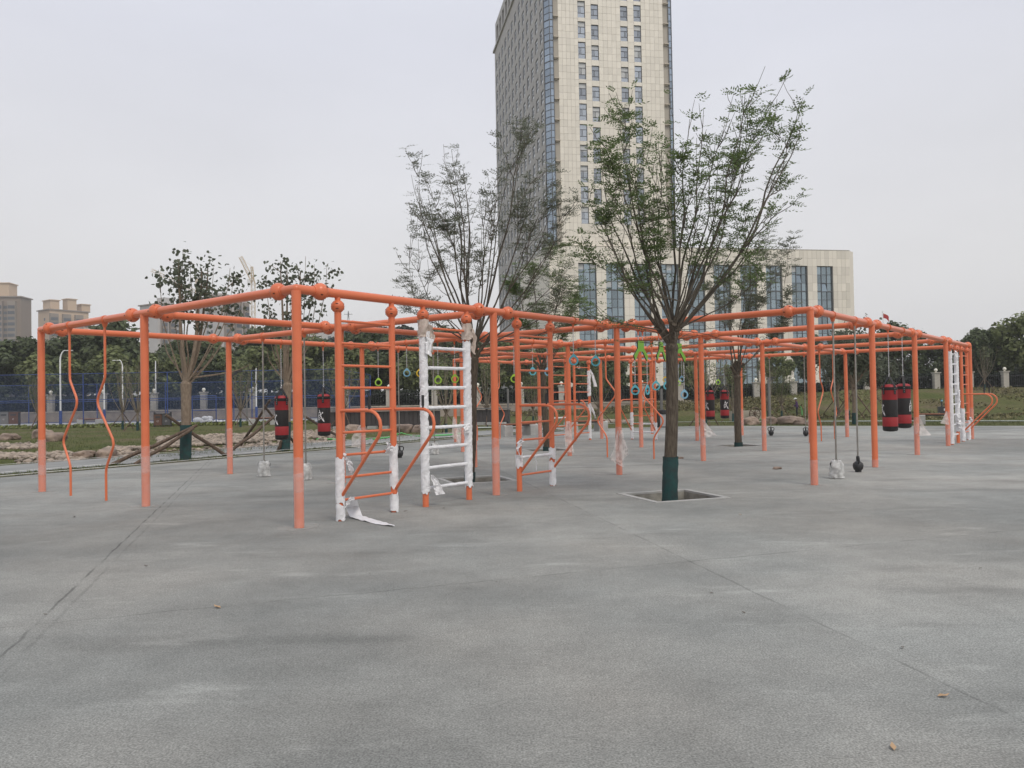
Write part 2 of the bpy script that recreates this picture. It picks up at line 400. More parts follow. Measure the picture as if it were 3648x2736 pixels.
def plaza_mat():
    m = bpy.data.materials.new('porous_paving'); m.use_nodes = True
    t = m.node_tree; b = t.nodes['Principled BSDF']; N = t.nodes.new; L = t.links.new
    tc = N('ShaderNodeTexCoord'); P = tc.outputs['Object']
    def noisen(scale, detail, rough=0.5, vec=P):
        n = N('ShaderNodeTexNoise'); n.inputs['Scale'].default_value = scale; n.inputs['Detail'].default_value = detail
        n.inputs['Roughness'].default_value = rough; L(vec, n.inputs['Vector']); return n.outputs[0]
    def rng(src, a, b_, c, d):
        r = N('ShaderNodeMapRange'); r.inputs[1].default_value = a; r.inputs[2].default_value = b_
        r.inputs[3].default_value = c; r.inputs[4].default_value = d; L(src, r.inputs[0]); return r.outputs[0]
    def math_(op, a, b_):
        q = N('ShaderNodeMath'); q.operation = op
        for i, x in enumerate((a, b_)):
            if isinstance(x, (int, float)): q.inputs[i].default_value = x
            else: L(x, q.inputs[i])
        return q.outputs[0]
    def dotn(nx, ny):
        v = N('ShaderNodeVectorMath'); v.operation = 'DOT_PRODUCT'; L(P, v.inputs[0]); v.inputs[1].default_value = (nx, ny, 0)
        return v.outputs['Value']
    big = rng(noisen(0.17, 4, 0.5), 0.36, 0.64, 0.76, 1.16)
    med = math_('MULTIPLY', rng(noisen(0.9, 6, 0.65), 0.3, 0.7, 0.82, 1.17), rng(noisen(4.5, 8, 0.7), 0.3, 0.7, 0.92, 1.08))
    mp = N('ShaderNodeMapping'); mp.inputs['Rotation'].default_value = (0, 0, rad(20)); mp.inputs['Scale'].default_value = (0.5, 1.7, 1); L(P, mp.inputs[0])
    smear = rng(noisen(1.3, 6, 0.62, mp.outputs[0]), 0.60, 0.74, 0.0, 1.0)
    mp2 = N('ShaderNodeMapping'); mp2.inputs['Rotation'].default_value = (0, 0, rad(-14)); mp2.inputs['Scale'].default_value = (0.28, 1.1, 1); L(P, mp2.inputs[0])
    dark = rng(noisen(1.0, 5, 0.55, mp2.outputs[0]), 0.56, 0.76, 0.0, 1.0)
    fine = noisen(95, 2, 0.6)
    fine2 = rng(fine, 0.34, 0.66, 0.66, 1.32)
    grain = rng(noisen(28, 4, 0.7), 0.3, 0.7, 0.86, 1.14)
    k = math_('MULTIPLY', math_('MULTIPLY', big, med), math_('MULTIPLY', fine2, grain))
    k = math_('ADD', k, math_('MULTIPLY', smear, 0.36))
    k = math_('MULTIPLY', k, math_('SUBTRACT', 1.0, math_('MULTIPLY', dark, 0.32)))
    # saw-cut joints
    def joint(p0, p1, w, off=0.0, wob=0.0):
        d = (p1 - p0).xy.normalized(); n = Vector((-d.y, d.x)); d0 = n.dot(p0.xy) + off
        v = math_('SUBTRACT', dotn(n.x, n.y), d0)
        if wob: v = math_('ADD', v, rng(noisen(3.0, 4), 0.0, 1.0, -wob, wob))
        return v, rng(math_('ABSOLUTE', v, 0), w * 0.5, w * 1.6, 1.0, 0.0)
    _, j1 = joint(gp(0, 2345), gp(650, 1730), 0.010, 0, 0.03)
    _, j2 = joint(gp(0, 2345), gp(650, 1730), 0.012, -0.11, 0.03)
    sd_, j3 = joint(gp(2000, 1780), gp(3648, 2570), 0.010, 0, 0.02)
    _, j4 = joint(gp(148, 2222), gp(1814, 2062), 0.009, 0, 0.06)
    brk = rng(noisen(2.4, 4), 0.42, 0.58, 0.15, 1.0)
    k = math_('MULTIPLY', k, math_('SUBTRACT', 1.0, math_('MULTIPLY', math_('MULTIPLY', j1, brk), 0.5)))
    k = math_('MULTIPLY', k, math_('SUBTRACT', 1.0, math_('MULTIPLY', math_('MULTIPLY', j2, brk), 0.22)))
    k = math_('MULTIPLY', k, math_('SUBTRACT', 1.0, math_('MULTIPLY', math_('MULTIPLY', j3, brk), 0.3)))
    k = math_('MULTIPLY', k, math_('SUBTRACT', 1.0, math_('MULTIPLY', math_('MULTIPLY', j4, brk), 0.35)))
    # the bay on one side of the joint was cast a little darker
    k = math_('MULTIPLY', k, rng(sd_, -0.06, 0.06, 0.93, 1.04))
    mx = N('ShaderNodeMix'); mx.data_type = 'RGBA'; mx.blend_type = 'MULTIPLY'; mx.inputs[0].default_value = 1
    tint = N('ShaderNodeMix'); tint.data_type = 'RGBA'
    tint.inputs[6].default_value = (0.286, 0.291, 0.271, 1); tint.inputs[7].default_value = (0.302, 0.294, 0.266, 1)
    L(rng(noisen(0.35, 3), 0.4, 0.65, 0, 1), tint.inputs[0]); L(tint.outputs[2], mx.inputs[6]); L(k, mx.inputs[7])
    L(mx.outputs[2], b.inputs['Base Color'])
    b.inputs['Roughness'].default_value = 0.82; b.inputs['Specular IOR Level'].default_value = 0.35
    bp = N('ShaderNodeBump'); bp.inputs['Strength'].default_value = 0.45; bp.inputs['Distance'].default_value = 0.006
    L(fine, bp.inputs['Height']); L(bp.outputs[0], b.inputs['Normal'])
    return m
PAVE = plaza_mat()
plaza = flat_poly('plaza_pavement', PLAZA, [sq(c, 0.63) for c in PITS], PAVE, 0.0)
tag(plaza, 'grey porous concrete paving of the open plaza', kind='structure')

for i, c in enumerate(PITS):
    b = MB()
    lab = ['open square tree pit with pale kerb under the dense green crown',
           'open square tree pit with pale kerb behind the white wrapped ladder',
           'open square tree pit with pale kerb near the far punching bags',
           'open square tree pit with pale kerb near the concrete benches'][i]
    t = thing('tree_pit', lab, 'tree pit', (c.x, c.y, 0), rad(19), 'square tree pits in the plaza')
    for k in range(4):
        a = k * math.pi / 2
        b = MB(); b.box((0, 0, 0), (1.26 - 0.09, 0.09, 0.03))
        q = b.build('kerb', concrete, t, smooth=None); q.location = (-0.585 * math.sin(a) + 0.045 * math.cos(a), 0.585 * math.cos(a) + 0.045 * math.sin(a), -0.007); q.rotation_euler.z = a
    b = MB(); h = 0.54
    for k in range(4):
        a = k * math.pi / 2
        p0 = Matrix.Rotation(a, 3, 'Z') @ Vector((-h, h, -0.02)); p1 = Matrix.Rotation(a, 3, 'Z') @ Vector((h, h, -0.02))
        b.add([p0, p1, p1 - Vector((0, 0, .38)), p0 - Vector((0, 0, .38))], [(0, 1, 2, 3)])
    b.build('pit_lining', pit_wall, t, smooth=None)
    b = MB(); b.add([(-h, -h, -0.33), (h, -h, -0.33), (h, h, -0.33), (-h, h, -0.33)], [(0, 1, 2, 3)])
    b.build('soil_bed', soil, t, smooth=None)

# paths, kerbs, court
def strip_poly(line, w0, w1):
    L_, R_ = [], []
    for i, p in enumerate(line):
        p = Vector(p); q0 = Vector(line[max(i - 1, 0)]); q1 = Vector(line[min(i + 1, len(line) - 1)])
        d = (q1 - q0).normalized(); n = Vector((-d.y, d.x))
        L_.append(p + n * w1); R_.append(p + n * w0)
    return L_, R_
EDGE = [(-78, -82.5), (-40, -25.6), (-11.15, 17.44), (-5.74, 25.5), (-1.42, 31.97), (1.6, 35.6), (4.31, 38.3)]
def ribbon(name, line, w0, w1, m, zoff, follow=True, smooth=60):
    L_, R_ = strip_poly(line, w0, w1)
    vs = []
    for a, c in zip(L_, R_):
        for q in (a, c): vs.append((q.x, q.y, (hz(q.x, q.y) if follow else 0) + zoff))
    b = MB(); b.add(vs, [(2 * i, 2 * i + 1, 2 * i + 3, 2 * i + 2) for i in range(len(line) - 1)])
    return b.build(name, m, smooth=smooth)
def kerb(name, line, w0, w1, z0, z1, m):
    L_, R_ = strip_poly(line, w0, w1); b = MB()
    for i in range(len(line) - 1):
        a, c, d, e = L_[i], R_[i], R_[i + 1], L_[i + 1]
        vs = [(q.x, q.y, z) for z in (z0, z1) for q in (a, c, d, e)]
        b.add(vs, [(4, 5, 6, 7), (0, 1, 5, 4), (2, 3, 7, 6)])
    o = b.build(name, m, smooth=None); tag(o, kind='structure'); return o
path_mat = mat('path_grey', (0.225, 0.225, 0.215), 0.85, (0.285, 0.285, 0.27), 1.2, bump=0.2, bscale=60)
green_path = mat('path_green', (0.36, 0.41, 0.35), 0.85, (0.43, 0.45, 0.40), 1.0)
kerb('plaza_kerb', EDGE, 0.0, 0.12, -0.02, 0.035, kerb_mat)
o = ribbon('verge', EDGE, 0.10, 0.75, mat('verge_dirt', (0.16, 0.13, 0.08), 0.95, (0.12, 0.125, 0.05), 3), 0.0, False); tag(o, kind='structure')
kerb('path_kerb', EDGE, 0.75, 0.87, -0.02, 0.05, kerb_mat)
o = ribbon('path', EDGE, 0.86, 3.75, path_mat, 0.004, False); tag(o, kind='structure')
kerb('path_edging', EDGE, 3.75, 3.85, -0.02, 0.03, kerb_mat)
WALK = [(-3.5, 44), (4, 49), (11, 51.3), (17.8, 50.6), (26, 46), (40, 38), (60, 28)]
o = ribbon('footpath', [tuple(Vector(WALK[i]) * (1 - t / 6) + Vector(WALK[i + 1]) * (t / 6)) for i in range(len(WALK) - 1) for t in range(6)], -0.9, 0.9, green_path, 0.03); tag(o, kind='structure')
court_mat = mat('court_floor', (0.33, 0.34, 0.335), 0.85, (0.40, 0.405, 0.395), 0.5)
o = flat_poly('court', [(-75, 57.6), (-11.5, 57.6), (-11.5, 71.8), (-75, 71.8)], [], court_mat, 0.03); tag(o, kind='structure')
#@@RIG
# ------------------------------------------------------------------ exercise frame: posts, beams, ball joints
frame = thing('exercise_frame', 'large orange steel pipe exercise frame of posts and overhead beams standing on the plaza', 'exercise frame', G(0, 0))
F0 = G(0, 0)
b = MB(); b.tube([(0, 0, 0), (0, 0, TOP - 0.02)], 0.059, 20); post_me = b.mesh('post', orange)
b = MB(); b.tube([(-0.5, 0, 0), (0.5, 0, 0)], 0.058, 20, caps=False); beam_me = b.mesh('beam', orange)
b = MB(); b.sphere((0, 0, 0), 0.108, 28, 18)
b.tube([(-0.112, 0, 0), (0.112, 0, 0)], 0.0655, 20)
b.torus((0, 0, 0), 0.1065, 0.0035, 'X', 32, 6)
for k in range(6):
    a = rad(60 * k + 20)
    for sx in (-1, 1):
        if (k + (sx > 0)) % 2: continue
        c = Vector((sx * 0.035, 0.1015 * math.cos(a), 0.1015 * math.sin(a)))
        b.box(c, (0.040, 0.014, 0.006), 1, M=Matrix(((1, 0, 0), (0, -math.sin(a), math.cos(a)), (0, math.cos(a), math.sin(a)))))
ball_me = b.mesh('ball_joint', [orange, dark_slot])
b = MB(); b.sphere((0, 0, 0), 0.0595, 20, 12); elbow_me = b.mesh('elbow', orange)

def sleeve(pts, r, amp, n=14, step=0.02, seed=0, twist=9.0, mb=None, ragged=0.0, mi=0):
    """crumpled wrap around a straight pipe from pts[0] to pts[1]"""
    a, c = Vector(pts[0]), Vector(pts[1]); d = c - a; L_ = d.length; d.normalize()
    u = d.orthogonal().normalized(); w = d.cross(u)
    k = max(3, int(L_ / step)); b = mb or MB(); vs = []
    for i in range(k + 1):
        t = i / k
        for j in range(n):
            g = 2 * math.pi * j / n
            ph = g - t * L_ * twist * 0.8 + 0.6 * noise.noise(Vector((t * L_ * 5, seed, 1.0)))
            q = Vector((math.cos(ph) * 1.5 + seed, math.sin(ph) * 1.5, t * L_ * twist * 0.55))
            rr = r * 1.05 + 0.004 + amp * (0.45 + 1.7 * (0.28 - abs(noise.noise(q))) + 0.8 * (0.3 - abs(noise.noise(q * 2.1 + Vector((7, 0, 0))))))
            off = d * (L_ * t)
            if ragged and i in (0, k): off += d * (noise.noise(Vector((g * 1.3, seed, i))) * ragged)
            vs.append(a + off + (u * math.cos(g) + w * math.sin(g)) * rr)
    fs = [(i * n + j, i * n + (j + 1) % n, (i + 1) * n + (j + 1) % n, (i + 1) * n + j) for i in range(k) for j in range(n)]
    b.add(vs, fs, mi); return b
def sheet(spine, widths, nrm, mb=None, k=10, m=7, ruffle=0.01, seed=0.0, mi=0):
    """loose strip: spine points interpolated, width vector per point"""
    b = mb or MB(); n = len(spine); vs = []
    for i in range(k + 1):
        t = i / k * (n - 1); i0 = min(int(t), n - 2); f = t - i0; f = f * f * (3 - 2 * f) * 0.5 + f * 0.5
        p = Vector(spine[i0]).lerp(Vector(spine[i0 + 1]), f); wv = Vector(widths[i0]).lerp(Vector(widths[i0 + 1]), f)
        for j in range(m + 1):
            s = j / m - 0.5
            q = p + wv * s
            q += Vector(nrm) * (ruffle * noise.noise(Vector((i * 0.55 + seed, j * 0.8, seed))) * 2)
            vs.append(q)
    fs = [(i * (m + 1) + j, i * (m + 1) + j + 1, (i + 1) * (m + 1) + j + 1, (i + 1) * (m + 1) + j) for i in range(k) for j in range(m)]
    b.add(vs, fs, mi); return b

wraps = []
for k in range(4):
    bb = sleeve([(0, 0, 0.005), (0, 0, (0.93, 0.98, 0.86, 0.90)[k])], 0.0565, 0.003, 18, 0.022, k * 7.3, 7.0, ragged=0.03)
    sleeve([(0, 0, 0.30 + 0.07 * k), (0, 0, 0.48 + 0.09 * k)], 0.059, 0.004, 18, 0.02, k * 3.1 + 40, 10.0, mb=bb, ragged=0.03)
    wraps.append(bb.mesh('plastic_wrap', clear_film, 80))
low = sleeve([(0, 0, 0.005), (0, 0, 0.16)], 0.0565, 0.003, 18, 0.02, 3.3, 9, ragged=0.03).mesh('plastic_wrap', clear_film, 80)
mid = sleeve([(0, 0, 0.005), (0, 0, 0.42)], 0.0565, 0.003, 18, 0.02, 5.3, 9, ragged=0.03).mesh('plastic_wrap', clear_film, 80)
SHORT = {(-1, 3): low, (-1, 2): mid}
posts = {}
for i, (a, bb_) in enumerate(NODES):
    p = G(a, bb_) - F0
    o = link('post', post_me, frame, p, RND.uniform(0, 6)); posts[(a, bb_)] = o
    link('elbow', elbow_me, frame, p + Vector((0, 0, TOP)))
    w = SHORT.get((a, bb_), wraps[i % 4])
    link('plastic_wrap', w, o, (0, 0, 0), i * 1.3)
mortar = film_mat('mortar_dust', (0.52, 0.51, 0.475), 0.26, 0.9, True)
for i, (nd, o) in enumerate(posts.items()):
    bb = MB(); vs = [(0, 0, 0.005)]; n = 26
    for k in range(n):
        a = 2 * math.pi * k / n; r = 0.12 + 0.05 * (i % 3) + 0.11 * noise.noise(Vector((math.cos(a) * 1.4 + i * 3.3, math.sin(a) * 1.4, 0.5)))
        vs.append((r * math.cos(a) * 1.25, r * math.sin(a), 0.004))
    bb.add(vs, [(0, 1 + k, 1 + (k + 1) % n) for k in range(n)])
    bb.build('mortar_patch', mortar, o, smooth=None)
def flap(node, spine, widths, nrm, ruffle=0.02, seed=0.0):
    o = posts[node]; rz = o.rotation_euler.z
    bb = sheet(spine, widths, nrm, None, 14, 8, ruffle, seed)
    q = link('loose_plastic', bb.mesh('loose_plastic', loose_clear, 80), o, (0, 0, 0), -rz)
flap((0, 2), [(0.02, -0.07, 0.86), (-0.0, -0.12, 0.5), (-0.08, -0.14, 0.28), (-0.02, -0.15, 0.2)], [(0.11, 0, 0), (0.22, 0, 0), (0.26, 0, -0.08), (0.18, 0, -.1)], (0, -1, 0), 0.04, 1.0)
flap((0, 2), [(0.03, -0.08, 0.8), (0.08, -0.1, 0.5), (0.1, -0.1, 0.34)], [(0.06, 0, 0), (0.16, 0, 0), (0.12, 0, 0.1)], (0, -1, 0), 0.03, 4.0)
flap((0, 3), [(0.0, -0.06, 0.95), (0.09, -0.09, 0.72), (0.16, -0.09, 0.56)], [(0.03, 0, 0), (0.16, 0, 0), (0.30, 0, 0.03)], (0, -1, 0), 0.02, 2.0)
flap((-1, 4), [(0.05, -0.05, 0.92), (0.10, -0.08, 0.66), (0.15, -0.08, 0.46)], [(0.02, 0, 0), (0.10, 0, 0), (0.30, 0, 0.02)], (0, -1, 0), 0.02, 7.0)
flap((-1, 5), [(-0.05, -0.05, 0.95), (-0.10, -0.08, 0.75), (-0.13, -0.08, 0.60)], [(0.03, 0, 0), (0.14, 0, 0), (0.24, 0, -0.04)], (0, -1, 0), 0.02, 9.0)
flap((2, 2), [(-0.05, -0.05, 0.92), (-0.15, -0.07, 0.62), (-0.17, -0.07, 0.36)], [(0.03, 0, 0), (0.24, 0, 0), (0.22, 0, -0.06)], (0, -1, 0), 0.03, 11.0)
flap((1, 3), [(-0.03, -0.06, 0.9), (-0.04, -0.09, 0.5), (0.0, -0.1, 0.1)], [(0.1, 0, 0), (0.2, 0, 0), (0.2, 0, -0.03)], (0, -1, 0), 0.03, 13.0)
flap((3, 4), [(-0.03, -0.06, 0.9), (-0.02, -0.09, 0.5), (0.06, -0.1, 0.12)], [(0.08, 0, 0), (0.2, 0, 0), (0.3, 0, -0.03)], (0, -1, 0), 0.03, 14.0)
flap((2, 3), [(-0.05, -0.06, 0.85), (-0.13, -0.09, 0.5), (-0.1, -0.1, 0.2)], [(0.06, 0, 0), (0.18, 0, 0), (0.12, 0, -0.03)], (0, -1, 0), 0.03, 15.0)
NS = set(NODES)
for (a, bb_) in NODES:
    for da, db in ((1, 0), (0, 1)):
        if (a + da, bb_ + db) in NS:
            p, q = G(a, bb_) - F0, G(a + da, bb_ + db) - F0
            d = q - p; ang = math.atan2(d.y, d.x)
            o = link('beam', beam_me, frame, (p + q) / 2 + Vector((0, 0, TOP)), ang, (d.length, 1, 1))
            for s in (0.36, d.length - 0.36):
                j = link('ball_joint', ball_me, o, ((s / d.length) - 0.5, 0, 0), 0, (1 / d.length, 1, 1))
                j.rotation_euler.x = RND.uniform(0, 6.28)

def on_edge(n0, n1, t):
    p, q = G(*n0), G(*n1); d = (q - p); L_ = d.length
    return p + d * (t / L_), math.atan2(d.y, d.x)

# ------------------------------------------------------------------ ladders
def ladder_parts(t, arms, wrapspec, seed):
    for sx in (-0.465, 0.465):
        b = MB(); b.tube([(sx, 0, 0), (sx, 0, 2.70)], 0.045, 18)
        st = b.build('stile', orange, t)
        b = MB(); b.sphere((sx, 0, 2.735), 0.086, 22, 14); b.tube([(sx, 0, 2.78), (sx, 0, TOP - 0.03)], 0.037, 16)
        b.torus((sx, 0, 2.735), 0.0855, 0.003, 'Z', 24, 6)
        for k in range(4):
            a = rad(90 * k + 45); 
            for zz in (-0.032, 0.03):
                b.box((sx + 0.0785 * math.cos(a), 0.0785 * math.sin(a), 2.735 + zz), (0.006, 0.034, 0.013), 1, a)
        b.build('ball_mount', [orange, dark_slot], st)
    for i in range(9):
        z = 0.26 + i * 0.2865
        b = MB(); b.tube([(-0.425, 0, z), (0.425, 0, z)], 0.0175, 12, caps=False); b.build('rung', orange, t)
    if arms:
        for sx in (-0.465, 0.465):
            pts = [(sx, -0.035, 1.402)] + [(sx, -y, z) for y, z in ((0.2, 1.402), (0.4, 1.402), (0.54, 1.402), (0.60, 1.398), (0.665, 1.378), (0.72, 1.34), (0.76, 1.285), (0.775, 1.215), (0.765, 1.14), (0.735, 1.08), (0.5, 0.825), (0.25, 0.555), (0.04, 0.325))]
            b = MB(); b.tube(pts, 0.0215, 12); ar = b.build('dip_arm', orange, t)
            b = MB(); b.tube([(sx, -0.575, 1.415), (sx, -0.575, 1.445)], 0.014, 10); b.tube([(sx, -0.575, 1.445), (sx, -0.575, 1.585)], 0.0195, 12)
            b.build('grip', black_rubber, ar)
    n = 0
    for spec in wrapspec:
        b = MB()
        if spec[0] == 's':           # stile side, z0, z1, amplitude
            sleeve([(0.465 * spec[1], 0, spec[2]), (0.465 * spec[1], 0, spec[3])], 0.045, spec[4], 20, 0.012, seed + n * 5.1, 11, mb=b, ragged=0.07)
        elif spec[0] == 'r':         # rung index, x0, x1
            z = 0.26 + spec[1] * 0.2865
            sleeve([(spec[2], 0, z), (spec[3], 0, z)], 0.0165, 0.0055, 12, 0.018, seed + n * 3.7, 14, mb=b, ragged=0.03)
        else:                        # free flap
            sheet(spec[1], spec[2], (0, -1, 0), b, 12, 8, spec[3], seed + n)
        b.build('loose_film' if spec[0] == 'f' else 'white_wrap', white_film, t, smooth=22); n += 1
LAD = []
def ladder(n0, n1, tc, arms, label, wrapspec=(), seed=0.0):
    p, a = on_edge(n0, n1, tc)
    t = thing('climbing_ladder', label, 'ladder', p, a, 'ladders fixed under the beams of the exercise frame')
    ladder_parts(t, arms, wrapspec, seed); LAD.append(t); return t
L1 = ladder((0, 0), (0, 1), 1.10, True, 'orange dip-bar ladder with white film on its feet trailing onto the paving',
       [('s', -1, 0.33, 0.80, 0.010), ('s', -1, 0.225, 0.34, 0.012), ('s', -1, 0.01, 0.20, 0.010), ('s', 1, 0.34, 0.90, 0.011), ('s', 1, 0.01, 0.26, 0.011),
        ('r', 2, 0.30, 0.42), ('r', 2, -0.42, -0.38),
        ('f', [(0.40, -0.05, 0.86), (0.34, -0.07, 0.87), (0.28, -0.08, 0.92)], [(0, 0, 0.05), (0, 0.02, 0.09), (0, 0, 0.12)], 0.04),
        ('f', [(-0.40, -0.05, 0.80), (-0.36, -0.07, 0.72), (-0.34, -0.06, 0.60)], [(0.03, 0, 0.02), (0.08, 0, 0.02), (0.05, 0, 0)], 0.03),
        ('f', [(-0.42, -0.05, 0.20), (-0.34, -0.05, 0.26), (-0.28, -0.05, 0.27)], [(0.02, 0, 0.09), (0.0, 0, 0.08), (0, 0, 0.05)], 0.02)], 2.0)
L2 = ladder((0, 0), (0, 1), 2.635, False, 'ladder wholly wrapped in crumpled white film with beige plastic tied at its top',
       [('s', -1, 0.20, 2.42, 0.014), ('s', 1, 0.20, 2.40, 0.014)] + [('r', i, -0.425, 0.425) for i in range(8)] +
       [('f', [(-0.40, -0.06, 0.45), (-0.33, -0.09, 0.32), (-0.27, -0.10, 0.16)], [(0.04, 0, 0), (0.14, 0, 0.02), (0.18, 0, 0)], 0.02),
        ('f', [(-0.44, -0.07, 2.50), (-0.43, -0.09, 2.36), (-0.46, -0.09, 2.16)], [(0.06, 0, 0), (0.14, 0, 0.03), (0.12, 0, -0.05)], 0.02),
        ('f', [(0.40, -0.05, 1.15), (0.34, -0.07, 1.06), (0.40, -0.07, 0.98)], [(0.1, 0, 0.03), (0.12, 0, 0.02), (0.04, 0, 0)], 0.03)], 9.0)
for sx, sd0 in ((-0.465, 1.0), (0.465, 6.0)):
    sleeve([(sx, 0, 2.42), (sx, 0, 2.665)], 0.047, 0.036, 18, 0.02, sd0, 6, ragged=0.02).build('beige_plastic_knot', beige_film, L2, smooth=50)
    sheet([(sx + 0.05, -0.05, 2.6), (sx + 0.10, -0.07, 2.45), (sx + 0.09, -0.06, 2.2)], [(0.08, 0, 0), (0.12, 0, 0), (0.05, 0, 0)], (0, -1, 0), None, 8, 5, 0.04, sd0).build('beige_plastic_tail', beige_film, L2, smooth=50)
L3 = ladder((0, 1), (0, 2), 1.06, True, 'orange dip-bar ladder with twisted white film on its second rung beside cyan rings',
       [('s', -1, 0.40, 0.60, 0.012), ('s', 1, 0.02, 0.42, 0.012), ('s', 1, 0.48, 0.66, 0.011), ('r', 1, -0.40, 0.42),
        ('f', [(-0.42, -0.04, 0.83), (-0.50, -0.06, 0.80), (-0.58, -0.06, 0.72)], [(0, 0, 0.06), (0.02, 0, 0.12), (0.03, 0, 0.16)], 0.04),
        ('f', [(-0.56, -0.06, 0.70), (-0.53, -0.06, 0.58), (-0.46, -0.06, 0.50)], [(0.02, 0, 0), (0.02, 0, 0), (0.05, 0, 0)], 0.01),
        ('f', [(-0.05, -0.02, 0.53), (-0.03, -0.03, 0.42), (-0.04, -0.03, 0.30)], [(0.03, 0, 0), (0.02, 0, 0), (0.012, 0, 0)], 0.01)], 15.0)
L4 = ladder((-1, 5), (-1, 6), 1.0, False, 'ladder wrapped in white film at the frame corner, standing next to a bench',
       [('s', -1, 0.03, 2.62, 0.014), ('s', 1, 0.33, 2.60, 0.014)] + [('r', i, -0.425, 0.425) for i in range(9)] +
       [('f', [(0.42, -0.06, 1.55), (0.30, -0.09, 1.2), (0.1, -0.09, 0.95)], [(0.03, 0, 0), (0.08, 0, 0.02), (0.05, 0, 0)], 0.03),
        ('f', [(0.0, -0.05, 2.62), (0.1, -0.08, 2.5), (0.3, -0.08, 2.42)], [(0.1, 0, 0.1), (0.1, 0, 0.2), (0.1, 0, 0.1)], 0.04),
        ('f', [(0.2, -0.05, 0.86), (0.25, -0.09, 0.62), (0.3, -0.09, 0.42)], [(0.3, 0, 0), (0.35, 0, 0.05), (0.2, 0, 0)], 0.06)], 22.0)
L5 = ladder((-1, 5), (-1, 6), 2.72, True, 'orange ladder with dip bars at the frame corner, its lower stiles in white film',
       [('s', -1, 0.02, 0.98, 0.018), ('s', 1, 0.02, 0.60, 0.016),
        ('f', [(0.40, -0.05, 0.66), (0.5, -0.08, 0.62), (0.6, -0.08, 0.55)], [(0, 0, 0.1), (0.02, 0, 0.12), (0.02, 0, 0.06)], 0.04)], 29.0)
L6 = ladder((2, 4), (2, 5), 1.05, True, 'orange ladder with dip bars beside the bench, white strip tied at its foot',
       [('f', [(0.42, -0.05, 0.42), (0.40, -0.06, 0.25), (0.46, -0.07, 0.05)], [(0.05, 0, 0), (0.08, 0, 0), (0.1, 0, 0)], 0.02), ('r', 2, -0.4, 0.4)], 33.0)
L7 = ladder((2, 4), (2, 5), 2.50, False, 'orange ladder with one stile in white film and a white sheet hanging from its top',
       [('s', 1, 0.05, 1.25, 0.010), ('s', 1, 1.55, 2.45, 0.02),
        ('f', [(0.48, -0.05, 2.50), (0.60, -0.08, 2.28), (0.74, -0.09, 1.88)], [(0.05, 0, 0), (0.15, 0, 0.03), (0.20, 0, 0)], 0.02),
        ('f', [(0.42, -0.05, 1.3), (0.55, -0.08, 1.05), (0.72, -0.09, 0.75)], [(0.05, 0, 0), (0.14, 0, 0.03), (0.03, 0, 0)], 0.03)], 38.0)
L8 = ladder((2, 5), (1, 5), 1.72, True, 'orange dip-bar ladder with white film on its lowest rungs near the black bin',
       [('s', -1, 0.03, 0.46, 0.012), ('s', -1, 0.50, 0.95, 0.012), ('s', 1, 0.02, 0.60, 0.010), ('r', 0, -0.42, 0.42), ('r', 1, -0.15, 0.42)], 44.0)
# white strip on the paving
b = MB()
sheet([gp(1262, 1782, 0.26), gp(1256, 1808, 0.11), gp(1268, 1838, 0.02), gp(1300, 1848, 0.012), gp(1350, 1862, 0.006), gp(1405, 1872, 0.02)],
      [(0.08, 0, 0), (0.17, 0.0, 0.02), (0.14, 0.10, 0.0), (0.05, 0.22, 0.0), (0.02, 0.22, 0.0), (-0.02, 0.06, 0.0)], (0, 0, 1), b, 26, 6, 0.008, 3.0)
for i, v in enumerate(b.v):
    if v[2] < 0.006: b.v[i] = (v[0], v[1], 0.006 + 0.004 * RND.random())
tag(b.build('white_film_strip', white_film, smooth=70), 'torn strip of white film trailing from a ladder foot onto the paving', 'film strip')

# ------------------------------------------------------------------ wavy poles
def wavy_mesh(sgn):
    ctrl = [(0, 0), (0, 0.42), (0.01, 0.50), (0.05, 0.58), (0.225, 0.82), (0.255, 0.87), (0.262, 0.92), (0.24, 0.99), (-0.235, 1.50), (-0.262, 1.57), (-0.262, 1.62), (-0.235, 1.68), (-0.03, 1.93), (-0.005, 1.98), (0, 2.05), (0, 2.80)]
    b = MB(); b.tube([(sgn * x, 0, z) for x, z in ctrl], 0.0195, 12); return b.mesh('pole', orange)
wav = {1: wavy_mesh(1), -1: wavy_mesh(-1)}
b = MB(); b.tube([(-0.035, 0, 0), (0.035, 0, 0)], 0.068, 20); b.tube([(0, 0, -0.05), (0, 0, -0.12)], [0.05, 0.026], 14)
collar_me = b.mesh('beam_collar', orange)
b = MB(); b.torus((0, 0, 0), 0.066, 0.009, 'X', 20, 6); b.tube([(0, 0, -0.06), (0, 0, -0.13)], [0.022, 0.014], 10); b.torus((0, 0, -0.14), 0.016, 0.005, 'Y', 10, 6)
hang_me = b.mesh('hanger_ring', orange)
def wavy_pair(n0, n1, t0, t1, l0):
    for t, sg in ((t0, -1), (t1, 1)):
        p, a = on_edge(n0, n1, t)
        q = thing('wavy_climbing_pole', l0, 'climbing pole', p, a, 'wavy poles: ' + l0)
        link('pole', wav[sg], q); link('beam_collar', collar_me, q, (0, 0, TOP))
wavy_pair((2, 0), (1, 0), 1.16, 2.45, 'thin orange zigzag climbing pole standing in front of the lawn boulders')
wavy_pair((1, 3), (0, 3), 1.14, 2.45, 'thin orange zigzag climbing pole near the tall green hangers, standing mid-frame')
wavy_pair((0, 5), (0, 6), 1.0, 2.35, 'thin orange zigzag climbing pole at the far side of the frame by the gardener')
wavy_pair((3, 4), (3, 5), 1.18, 2.49, 'thin orange zigzag climbing pole in the outermost bay beside the concrete bench')

